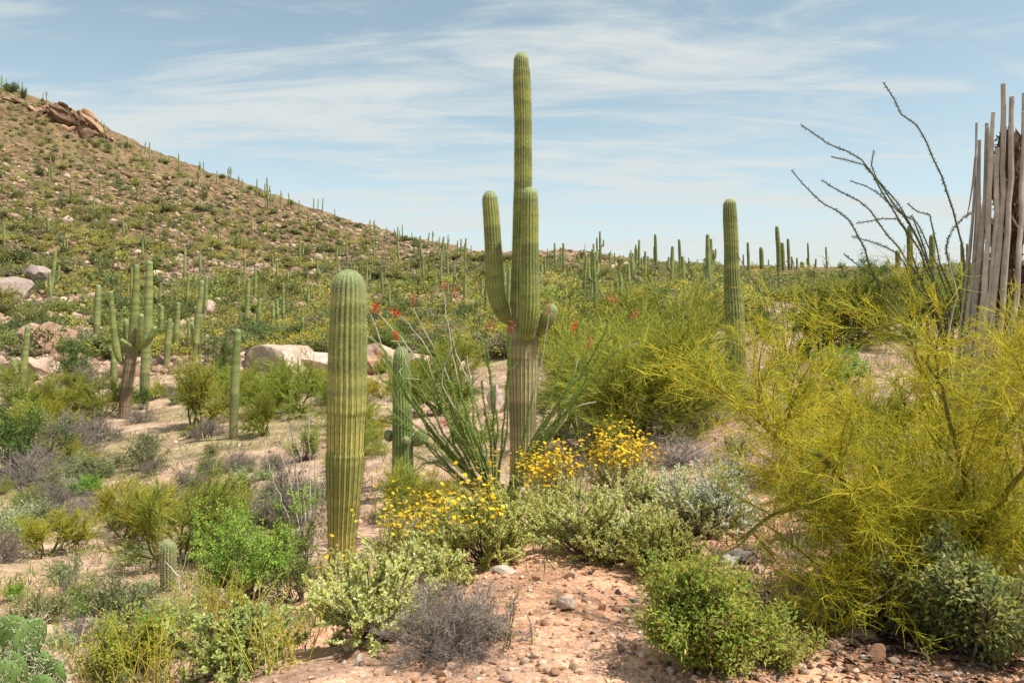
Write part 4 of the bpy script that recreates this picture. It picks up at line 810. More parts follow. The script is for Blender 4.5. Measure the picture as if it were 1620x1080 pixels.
put('jojoba_shrub','dark grey-green broad-leaved shrub in the shade, bottom right corner',creosote,1525,1085,250,190,cols=((.19,.24,.08),(.25,.29,.11),(.34,.36,.15),(.34,.36,.08)),nl=13000,ll=.028,lw=.012,ns=50,stemcol=(.10,.08,.06),bare=.2,Y=3.75)
put('jojoba_shrub','dull green shrub behind the palo verde, right of the pale block of dead tissue',creosote,1530,900,190,130,cols=((.18,.24,.08),(.24,.28,.11),(.33,.34,.17)),nl=8000,ll=.03,lw=.014,ns=40,bare=.2,Y=5.0)
put('brittlebush','green leafy bush in the gap of the palo verde above its left limb',brittlebush,1330,790,120,90,group=BG,cols=[(.20,.27,.08),(.26,.31,.12)],nl=5814,Y=6.6)
put('brittlebush','grey-green broad-leaved bush in the bottom left, under the dry yellow stalks',brittlebush,375,1108,250,105,group=BG,cols=[(.50,.56,.20),(.44,.52,.13),(.58,.61,.26)],nl=25840,Y=4.3)
put('broom_shrub','yellow-green broom-like shrub with tiny orange blooms beside the prickly pear',creosote,205,1105,150,120,cols=((.36,.40,.04),(.42,.42,.05),(.28,.34,.05)),nl=6000,ll=.026,lw=.008,ns=40,bare=.25,Y=4.6)
put('creosote_bush','bright green creosote bush left of the thick unbranched saguaro',creosote,388,955,180,195,nl=16000,ns=40)
put('creosote_bush','second creosote sprig overlapping the pale grey ocotillo wands',creosote,448,905,130,130,nl=6500,ns=22,cols=((.22,.30,.05),(.28,.34,.07)),Y=9.3)
put('creosote_bush','thin dark-stemmed creosote at the left foot of the sage bushes',creosote,472,945,90,105,nl=2200,ns=16,cols=((.18,.23,.06),(.24,.28,.08)),stemcol=DARKW,Y=7.4)
# dry flower stalks
def stalks(rng, W, Hh, n=60):
    st = MB(); P = grow(rng, rng.normal(size=(n,3)) * [W*.22, W*.15, 0], unit(np.array([0,0,1.]) + rng.normal(size=(n,3)) * [.3,.3,.05]), Hh * (.55 + .5 * rng.random(n)), 8, .10, .0)
    P[:,5:,2] -= (np.array([.02,.06,.14]) * Hh)[None] * rng.random((n,1)); tubes(st, P, .0028, .0015, 4, pick(rng, [(.46,.40,.05),(.40,.38,.05),(.42,.33,.10)], n), 0, rng)
    p, d = spawn(rng, P, n * 3, .5, 1, .5); P2 = grow(rng, p, d, .25 * Hh * rng.random(n * 3), 4, .15); tubes(st, P2, .0016, .001, 3, (.44,.37,.07), 0, rng); 
    fo = MB(); p, d = spawn(rng, P2, n * 14, .6, 1, 1.); leaves(fo, rng, p, d, .012, .007, pick(rng, [(.45,.42,.05),(.5,.40,.03),(.3,.34,.05)], n * 14)); return {'stalks': (st, WOOD), 'seed_heads': (fo, LEAF)}
put('wild_buckwheat','clump of tall curved yellow stalks left of the sage bushes',stalks,345,1012,150,125,cat='plant',n=110,Y=5.6)
put('wild_buckwheat','sparse curved tan stalks rising from the bottom left bush',stalks,250,1085,200,130,cat='plant',n=34,Y=4.2)
put('wild_buckwheat','thin dry stalks on the soil below the large sage bush',stalks,440,1085,150,110,cat='plant',n=40,Y=4.1)
# gnarled dead brush
def gnarl(rng, W, Hh, col=(.06,.04,.032)):
    st = MB(); D = dome(rng, 22, 0, 60); P = grow(rng, rng.normal(size=(22,3)) * [W*.15,W*.1,.02], D, W * .5 * (.6 + .5 * rng.random(22)), 8, .3, -.02); P[:,:,2] = np.abs(P[:,:,2]); tubes(st, P, .022, .008, 6, col, 0, rng)
    p, d = spawn(rng, P, 120, .2, 1, .7); P2 = grow(rng, p, d, .22 * W * (.4 + rng.random(120)), 5, .3); tubes(st, P2, .009, .003, 4, np.asarray(col) * 1.3, 0, rng); return {'branches': (st, WOOD)}
put('dead_brush','heap of black gnarled dead branches on the lower left slope',gnarl,185,975,100,55,cat='dead wood')
put('dead_brush','white forked dead twig beside the young woolly saguaro',lambda r, W, Hh: (lambda st: (tubes(st, np.array([[[0,0,0],[-.02,0,.12*1],[.0,0,.22],[.06,0,.36],[.08,0,.5]],[[-.0,0,.2],[-.06,0,.24],[-.12,0,.32],[-.16,0,.36],[-.2,0,.4]],[[.0,0,.04],[-.08,0,.06],[-.14,0,.05],[-.18,.0,.03],[-.2,0,.0]]]) * Hh * 2, .008, .004, 5, (.55,.53,.50)), {'branches': (st, WOOD)})[1])(MB()),285,935,40,60,cat='dead wood',Y=9.2)

# ------------------------------------------------------------------ prickly pear, bottom left corner
rng = np.random.default_rng(44)
pp = pix(30, 1110, 4.0); pz = np.array([pp[0], pp[1], H(pp[0], pp[1])])
pear = thing('prickly_pear', pz, 'spiny green prickly pear in the bottom left corner', 'cactus')
for cx_, cy_, Yp, wr, hr, yaw, tilt in [(14,1012,4.02,36,40,.2,.05),(47,1010,3.9,33,32,1.35,.12),(18,1062,3.8,30,34,-.2,-.1),(54,1056,3.95,25,30,.3,.05),(86,1070,3.9,24,28,-.35,.1),(-2,1075,3.6,30,32,.5,0),(60,1095,3.85,30,30,.1,.1),(-30,1030,3.95,34,36,-.4,.1),(100,1105,3.85,24,24,.5,0)]:
    V, F_ = ico(4); V = V.copy(); g = np.array([wr, 9.0, hr]) / F * Yp; V[:,0] *= 1 + .12 * V[:,2]; V = V * g
    cy, sy = math.cos(yaw), math.sin(yaw); ct, st_ = math.cos(tilt), math.sin(tilt); M_ = np.array([[cy,-sy,0],[sy,cy,0],[0,0,1]]) @ np.array([[ct,0,st_],[0,1,0],[-st_,0,ct]])
    mb = MB(); pos = pix(cx_, cy_, Yp) - pz; V2 = V @ M_.T + pos
    mb.add(V2, F_, np.array([.20,.32,.085])[None] * (1 + .2 * fbm(V[:,0] * 20, V[:,2] * 20, 3, 3))[:,None])
    nrm = unit((V / g**2) @ M_.T); grid = [(a, b) for a in np.linspace(-.85, .85, 7) for b in np.linspace(-.85, .85, 8) if a * a + b * b < .85]; idx = []
    U = V / g
    for a, b in grid:
        a += rng.normal() * .03; b += rng.normal() * .03
        for sgn in (-1, 1): idx.append(np.argmin((U[:,0] - a)**2 + (U[:,2] - b)**2 + (U[:,1] * sgn < 0) * 9))
    for a in np.linspace(0, 6.28, 22, endpoint=False): idx.append(np.argmin((U[:,0] - math.cos(a))**2 + (U[:,2] - math.sin(a))**2 + U[:,1]**2))
    idx = np.array(idx); k = 2; p = np.repeat(V2[idx], k, 0); d = unit(np.repeat(nrm[idx], k, 0) + rng.normal(size=(len(idx) * k, 3)) * .55)
    L_ = .012 + .045 * rng.random(len(p)) ** 2; tubes(mb, np.stack([p, p + d * L_[:,None] * .5, p + d * L_[:,None]], 1), .0012, .0004, 3, pick(rng, [(.80,.72,.52),(.72,.58,.36),(.85,.80,.66)], len(p)), 1)
    d2 = nrm[idx]; Vd, Fd = ico(1); W2 = (Vd * .0045)[None] + (V2[idx])[:,None]; mb.add(W2, (Fd[None] + (np.arange(len(idx)) * len(Vd))[:,None,None]).reshape(-1, 3), (.06,.045,.03), 1)
    mb.build('pad', [LEAF, SPINE], pear)
# ================================================================== boulders and crags
rng = np.random.default_rng(51)
PINK = (.46,.335,.255); RED = (.33,.19,.12); GREYP = (.33,.26,.22)
def boulder(label, px, py, w_, h_, col, Y=None, dep=.8, sub=5, cuts=16, group='pale boulders across the wash', rough=.16, m=None, name='boulder', sink=.3):
    loc, W, Hh = near(px, py, w_, h_, Y); V, F_, c = rock(rng, sub, cuts, (W * .56, W * .56 * dep, Hh * (1 / (1 - sink * .5)) * .62), col, rough); V[:,2] += Hh * .30
    mb = MB(); mb.add(V, F_, c); o = mb.build(name, [m or ROCK], smooth=False); o.location = loc; return tag(o, label, 'rock', group)
boulder('broad flat pale pink boulder left of the thick unbranched saguaro', 448, 590, 175, 44, (.47,.35,.275), dep=.9, cuts=14, rough=.2)
boulder('low slab sloping down from the broad flat pale boulder', 500, 592, 90, 38, (.54,.42,.34), dep=.6, cuts=10, rough=.08)
boulder('reddish humped boulder behind the slender left saguaro', 88, 552, 84, 50, (.40,.25,.17), cuts=12)
boulder('smaller tan boulder leaning on the reddish humped one', 50, 552, 60, 38, (.40,.27,.19))
boulder('grey-pink boulder pile stone at the upper left edge', 20, 470, 80, 44, GREYP, cuts=12)
boulder('blocky grey boulder beside the side-armed saguaro', 60, 450, 60, 38, GREYP, cuts=18)
boulder('rounded pinkish boulder on the slope behind the curled-arm saguaro', 140, 480, 32, 24, PINK)
boulder('pale boulder with a rusty side, between the two front saguaros', 607, 578, 64, 42, PINK, cuts=12)
boulder('rust-stained boulder touching the pale one between the front saguaros', 585, 592, 46, 34, (.42,.25,.16))
boulder('long pale boulder right behind the bud-armed saguaro', 655, 585, 60, 34, PINK)
boulder('pale boulder seen left of the tallest saguaro trunk', 788, 590, 42, 44, (.50,.40,.33), Y=24)
boulder('rounded pink boulder with a white cap beside the straight armless saguaro', 1112, 584, 66, 50, (.50,.33,.25), Y=26, cuts=7, rough=.06)
boulder('small pink boulder at the foot of the big palo verde', 898, 700, 32, 20, PINK, Y=16)
boulder('pink boulder half hidden by the big palo verde left side', 897, 560, 36, 36, PINK, Y=25)
boulder('flat stone on the slope behind the low-armed saguaro', 335, 500, 44, 26, PINK)
boulder('tan boulder among shrubs high on the slope near the curled-arm saguaro', 300, 482, 40, 22, PINK)
boulder('flat pinkish slab in the wash below the broad pale boulder', 135, 640, 100, 24, (.50,.37,.28), dep=.7, cuts=8)
boulder('low pale slab below the reddish humped boulder', 70, 590, 90, 22, (.48,.35,.26), dep=.7, cuts=8)
def crag(name, label, spec, m=CRAG):
    """an outcrop: one continuous broken mass made of overlapping blocks"""
    rng = np.random.default_rng(int(spec[0][0]) + 7); mb = MB(); o0 = None
    for px, py, Y, w_, h_ in spec:
        p = pix(px, py, Y); W, Hh = w_ / F * Y, h_ / F * Y
        if o0 is None: o0 = np.array([p[0], p[1], H(p[0], p[1])])
        V, F_, c = rock(rng, 4, 26, (W * .52, W * .45, Hh * .52), np.array([.25,.155,.10]), .5); mb.add(V + p - o0, F_, c)
        for _k in range(9):          # tilted slabs of the broken strata
            f = .25 + .5 * rng.random(); V, F_, c = rock(rng, 3, 16, (W * .6 * f, W * .4 * f, Hh * (.10 + .16 * rng.random())), np.array([.29,.18,.115]) * (1 + .28 * rng.normal()), .45); ca, sa = math.cos(.5 + .25 * rng.normal()), math.sin(.5 + .25 * rng.normal())
            V = np.stack([V[:,0] * ca + V[:,2] * sa, V[:,1], V[:,2] * ca - V[:,0] * sa], 1) + np.array([rng.normal() * W * .24, -W * (.22 + .2 * rng.random()), min(rng.normal() * Hh * .24 - Hh * .1, Hh * .16)])
            mb.add(V + p - o0, F_, c)
    o = mb.build(name, [m], smooth=False); o.location = o0; return tag(o, label, 'rock outcrop')
crag('rock_outcrop', 'rugged red-brown rock outcrop crowning the upper left hill', [(112,206,238,100,80),(80,184,240,60,44),(138,222,235,60,70),(118,212,234,62,60),(92,190,236,58,44),(140,225,233,46,60),(75,176,238,34,30),(110,240,230,60,40),(135,205,234,40,50),(150,240,232,30,40),(90,215,232,50,40),(62,182,236,36,30),(125,190,235,50,36),(100,172,236,40,18),(146,248,231,40,34)])
crag('rock_outcrop', 'small ledge of brown rock above the outcrop, on the top left skyline', [(22,166,244,44,24),(45,172,242,36,20),(8,160,244,30,20)])
crag('rock_outcrop', 'dark boulder knob on the skyline just right of the big outcrop', [(170,217,236,16,16),(176,222,236,14,12)])
crag('rock_knoll', 'low red rocky knoll on the skyline right of the tallest saguaro', [(905,404,178,40,20),(888,408,178,30,14),(924,408,178,30,16),(905,414,170,60,16),(938,412,174,30,12),(915,420,165,50,14),(880,414,172,24,12),(950,418,168,34,12)])
crag('rock_knoll', 'small pinkish rock pile on the horizon behind the two-armed saguaro', [(1058,415,132,16,9),(1068,417,132,12,6)])
crag('rock_knoll', 'flat pink rock pile on the horizon left of the tall armless saguaro', [(1115,420,118,20,8),(1108,421,118,12,5)])
# ------------------------------------------------------------------ stones one can count on the bare soil
ST = [('largest pale stone on the bare soil, below the olive bush',892,962,46,34,(.48,.37,.29)),('flat grey stone at the foot of the lime-tinted bush',800,905,44,18,(.44,.36,.29)),('tilted tan stone beside the flat grey one',812,880,26,22,(.42,.30,.21)),
 ('orange stone left of the largest pale stone',852,918,24,18,(.44,.26,.15)),('wide flat tan stone below the pale yellowish bush',900,915,36,20,(.46,.32,.22)),('small dark slate stone right of the largest pale stone',1003,953,18,10,(.20,.17,.16)),('block of orange stone below the olive bush',953,964,22,18,(.45,.27,.16)),
 ('white quartz pebble in front of the large sage bush',567,1052,14,26,(.62,.58,.53)),('dark red stone under the large sage bush',530,1020,30,24,(.22,.13,.10)),('pinkish stone beside the dark red one',548,1010,26,18,(.42,.28,.20)),('tan stone left edge of the bare soil, near the dead grey tangle',845,1040,22,16,(.44,.30,.20)),
 ('rounded stone on the bottom edge',700,1072,30,22,(.42,.28,.19)),('brown stone under the dead bark slab',1245,1010,26,20,(.25,.15,.10)),('reddish block beside the rotten stump foot',1390,1045,34,34,(.27,.15,.09)),('flat bark-brown stone in front of the rotten stump',1365,1010,60,22,(.30,.21,.15)),
 ('tan stone at the right of the fallen cactus chunk',1205,905,26,14,(.45,.32,.23)),('orange stone on the path behind the fallen cactus chunk',1225,870,30,18,(.43,.28,.18)),('pale stone at the back end of the bare path',1215,800,18,12,(.50,.38,.29)),('pink stone in the gap of the palo verde',1285,745,34,18,(.46,.32,.25)),('second pink stone in the gap of the palo verde',1340,748,22,16,(.46,.30,.22)),
 ('small orange stone at the foot of the silver-leaved bush',1195,838,20,12,(.44,.28,.18)),('grey stone on the lower left slope',95,870,16,8,(.40,.32,.27)),('stone in the grass near the black dead branches',180,965,14,9,(.46,.33,.26)),('pale stone amid the black dead branches',165,952,14,10,(.50,.37,.29))]
for lab, px, py, w_, h_, c in ST:
    loc, W, Hh = near(px, py, w_, h_); V, F_, cc = rock(rng, 3, 12, (W * .52, W * .42, Hh * .6), c, .12); V[:,2] += Hh * .22; mb = MB(); mb.add(V, F_, cc); o = mb.build('stone', [STONE], smooth=False); o.location = loc; tag(o, lab, 'stone', 'stones on the bare soil')
# loose gravel
def scatter_px(rng, n, x0, x1, y0, y1):
    out = []
    for _ in range(n):
        px = x0 + (x1 - x0) * rng.random(); py = y0 + (y1 - y0) * rng.random(); out.append((px, py))
    return np.array(out)
def grd(px, py):
    """many sight lines at once"""
    u = (px - 810) / F; s = (HOR - py) / F; YS = np.exp(np.linspace(math.log(2.2), math.log(330), 420)); out = np.zeros((len(px), 3))
    for k in range(0, len(px), 200):
        uu = u[k:k+200,None]; zz = height(uu * YS[None], np.broadcast_to(YS[None], (len(uu), 420))); hit = (CAM_Z + s[k:k+200,None] * YS[None]) < zz; i = np.where(hit.any(1), hit.argmax(1), 419); Y = YS[i]; out[k:k+200] = np.stack([uu[:,0] * Y, Y, zz[np.arange(len(uu)), i]], 1)
    return out
rng = np.random.default_rng(61)
n = 15000; r_ = 2.6 * np.exp(rng.random(n) * math.log(11 / 2.6)); t_ = -.62 + 1.3 * rng.random(n); X, Yy = np.sin(t_) * r_, np.cos(t_) * r_
keep = (fbm(X / 1.1, Yy / 1.1, 13, 3) + .35 * rng.normal(size=n)) > -.18; X, Yy = X[keep], Yy[keep]; n = len(X)
sz = .005 + .018 * rng.random(n) ** 3 + .034 * (rng.random(n) > .955) * rng.random(n) ** 1.5; mb = MB(); scatter_rocks(mb, rng, np.stack([X, Yy, height(X, Yy) + sz * .15], 1), sz, [(.46,.30,.20),(.42,.25,.15),(.50,.36,.26),(.36,.22,.14),(.52,.42,.34)], 1, 6)
gr = mb.build('gravel', [STONE], smooth=False); tag(gr, 'loose pink gravel on the ridge soil', 'gravel', kind='stuff')
mb = MB(); n = 2200; r_ = 3.0 * np.exp(rng.random(n) * math.log(9 / 3.0)); t_ = -.22 + .72 * rng.random(n); X, Yy = np.sin(t_) * r_, np.cos(t_) * r_; keep = (fbm(X / .6, Yy / .6, 31, 3) + .3 * rng.normal(size=n)) > -.05; keep &= np.hypot((X - 1.95) / .75, (Yy - 4.45) / 1.15) > 1.0; X, Yy = X[keep], Yy[keep]; n = len(X); sz = .011 + .03 * rng.random(n) ** 2.2
scatter_rocks(mb, rng, np.stack([X, Yy, height(X, Yy) + sz * .2], 1), sz, [(.46,.28,.17),(.42,.235,.13),(.50,.33,.22),(.33,.19,.12),(.54,.40,.31),(.40,.27,.21)], 2, 16)
tag(mb.build('gravel', [STONE], smooth=False), 'coarser orange and pink pebbles on the ridge soil', 'gravel', kind='stuff')
n = 2600; X = 1.95 + rng.normal(size=n) * .55; Yy = 4.4 + rng.normal(size=n) * .7; mb = MB()
a = rng.random(n) * 6.283; leaves(mb, rng, np.stack([X, Yy, height(X, Yy) + .006 + .02 * rng.random(n)], 1), np.stack([np.cos(a), np.sin(a), .25 * rng.normal(size=n)], -1), .025 + .06 * rng.random(n), .02, pick(rng, [(.10,.055,.035),(.16,.09,.055),(.23,.17,.13),(.05,.032,.025)], n), flat=np.tile([0,0,1.], (n,1)) + .5 * rng.normal(size=(n,3)))
nz = 900; X = 1.95 + rng.normal(size=nz) * .6; Yy = 4.4 + rng.normal(size=nz) * .75; sz = .008 + .03 * rng.random(nz) ** 2; scatter_rocks(mb, rng, np.stack([X, Yy, height(X, Yy) + sz * .2], 1), sz, [(.14,.075,.045),(.22,.13,.085),(.08,.05,.035),(.28,.2,.15)], 1, 7)
tag(mb.build('bark_litter', [STONE]), 'dark brown bark litter under the palo verde', 'litter', kind='stuff')
# rubble over the hill and slope
n = 60000; r_ = 50 * np.exp(rng.random(n) * math.log(262 / 55)); t_ = -.62 + .80 * rng.random(n) ** 1.0; X, Yy = np.sin(t_) * r_, np.cos(t_) * r_
keep = (fbm(X / 14, Yy / 14, 19, 3) + .3 * rng.normal(size=n)) > -.3; X, Yy, r_ = X[keep], Yy[keep], r_[keep]; n = len(X)
sz = (.13 + .55 * rng.random(n) ** 4 + .9 * (rng.random(n) > .985) * rng.random(n)) * (.55 + r_ / 260); mb = MB(); scatter_rocks(mb, rng, np.stack([X, Yy, height(X, Yy) + sz * .1], 1), sz, [(.35,.24,.16),(.29,.185,.12),(.40,.285,.20),(.21,.135,.09),(.45,.34,.26)], 1, 6)
tag(mb.build('rubble', [CRAG], smooth=False), 'broken pink rock strewn over the hillside', 'rubble', kind='stuff')
n = 3500; r_ = 11 * np.exp(rng.random(n) * math.log(6)); t_ = -.62 + .95 * rng.random(n); X, Yy = np.sin(t_) * r_, np.cos(t_) * r_; keep = (fbm(X / 4, Yy / 4, 23, 3) + .3 * rng.normal(size=n)) > 0; X, Yy, r_ = X[keep], Yy[keep], r_[keep]; n = len(X); sz = (.015 + .09 * rng.random(n) ** 4) * (.6 + r_ / 30)
mb = MB(); scatter_rocks(mb, rng, np.stack([X, Yy, height(X, Yy) + sz * .1], 1), sz, [(.46,.32,.23),(.40,.27,.18),(.50,.38,.30)], 1, 6); tag(mb.build('gravel', [STONE]), 'scattered small stones across the wash', 'gravel', kind='stuff')

# ================================================================== shrubs of the middle distance: shared shapes, one thing each
rng = np.random.default_rng(71)
def proto(parts): return {k: mb.mesh(k, [m]) for k, (mb, m) in parts.items() if mb.n}
def leafv(parts): return {k: (mb, LEAFV if m is LEAF else m) for k, (mb, m) in parts.items()}
PV_G = ((.43,.46,.08),(.48,.50,.09),(.54,.53,.10),(.35,.41,.07))
KIND = {
 'palo_verde': [proto(leafv(paloverde(rng, 1.3, 1, 9, 60, 800, 5500, PV_G, r=.018, tr=.0036, tl=.17))) for _ in range(4)],
 'yellow_palo_verde': [proto(leafv(paloverde(rng, 1.3, 1, 9, 60, 800, 5500, ((.54,.50,.06),(.46,.44,.06)), r=.018, tr=.0036, tl=.17))) for _ in range(2)],
 'green_palo_verde': [proto(leafv(paloverde(rng, 1.3, 1, 9, 60, 800, 5500, ((.26,.32,.06),(.31,.36,.07),(.36,.38,.08)), r=.018, tr=.0036, tl=.17))) for _ in range(2)],
 'mesquite': [proto(leafv(creosote(rng, 1.3, 1, ((.10,.17,.04),(.14,.21,.05),(.18,.25,.06)), 3600, .045, .022, 20, DARKW, .3))) for _ in range(3)],
 'creosote_bush': [proto(leafv(creosote(rng, 1.3, 1, ((.24,.31,.06),(.29,.36,.07),(.34,.39,.09)), 3600, .042, .018, 22, BROWNW, .35))) for _ in range(3)],
 'bright_bush': [proto(leafv(creosote(rng, 1.3, 1, ((.20,.36,.045),(.26,.42,.06)), 3600, .042, .022, 22, BROWNW, .25))) for _ in range(2)],
 'bursage': [proto(leafv(brittlebush(rng, 1.5, 1, [(.31,.34,.16),(.37,.39,.20),(.28,.30,.12)], 3600, .055, .028, bare=.25))) for _ in range(3)],
 'sage_bush': [proto(leafv(brittlebush(rng, 1.5, 1, [(.42,.50,.22),(.48,.55,.28)], 3600, .055, .028, bare=.2))) for _ in range(2)],
 'brittlebush': [proto(leafv(brittlebush(rng, 1.5, 1, SAGE + LIME, 3000, .06, .03, bare=.25, flower=70, fpos=lambda q: q[:,2] > .4, fr=.045, lift=.2))) for _ in range(3)],
 'grey_shrub': [proto(leafv(twig_bush(rng, 1.5, 1, (.20,.165,.15), 40, 240, 1500, .008, 700, [(.28,.28,.13),(.24,.22,.12)], .05))) for _ in range(3)],
 'dead_shrub': [proto(twig_bush(rng, 1.5, 1, (.24,.205,.18), 44, 280, 1700, .007)) for _ in range(2)],
 'ocotillo': [], }
CAT = {'green_palo_verde':'tree','palo_verde':'tree','yellow_palo_verde':'tree','mesquite':'tree'}
NAME = {'green_palo_verde':'palo_verde','yellow_palo_verde':'palo_verde','bright_bush':'creosote_bush','sage_bush':'sage_bush'}
def inst(kind, x, y, z, W, Hh, label, group=None):
    pr = KIND[kind][rng.integers(0, len(KIND[kind]))]; w0 = 1.3 if kind in ('palo_verde','yellow_palo_verde','green_palo_verde','mesquite','creosote_bush','bright_bush') else 1.5
    t = thing(NAME.get(kind, kind), (x, y, z - .02), label, CAT.get(kind, 'shrub'), group, rng.random() * 6.28); t.scale = (W / w0, W / w0, Hh)
    for k, me in pr.items():
        o = bpy.data.objects.new(k, me); C.objects.link(o); o.parent = t
    return t
def mid(kind, px, py, w_, h_, label, Y=None, group='shrubs of the wash'):
    (x, y, z), W, Hh = near(px, py, w_, h_, Y)
    if 'palo' in kind: W, Hh = W * 1.3, Hh * 1.12
    return inst(kind, x, y, z, W, Hh, label, group)
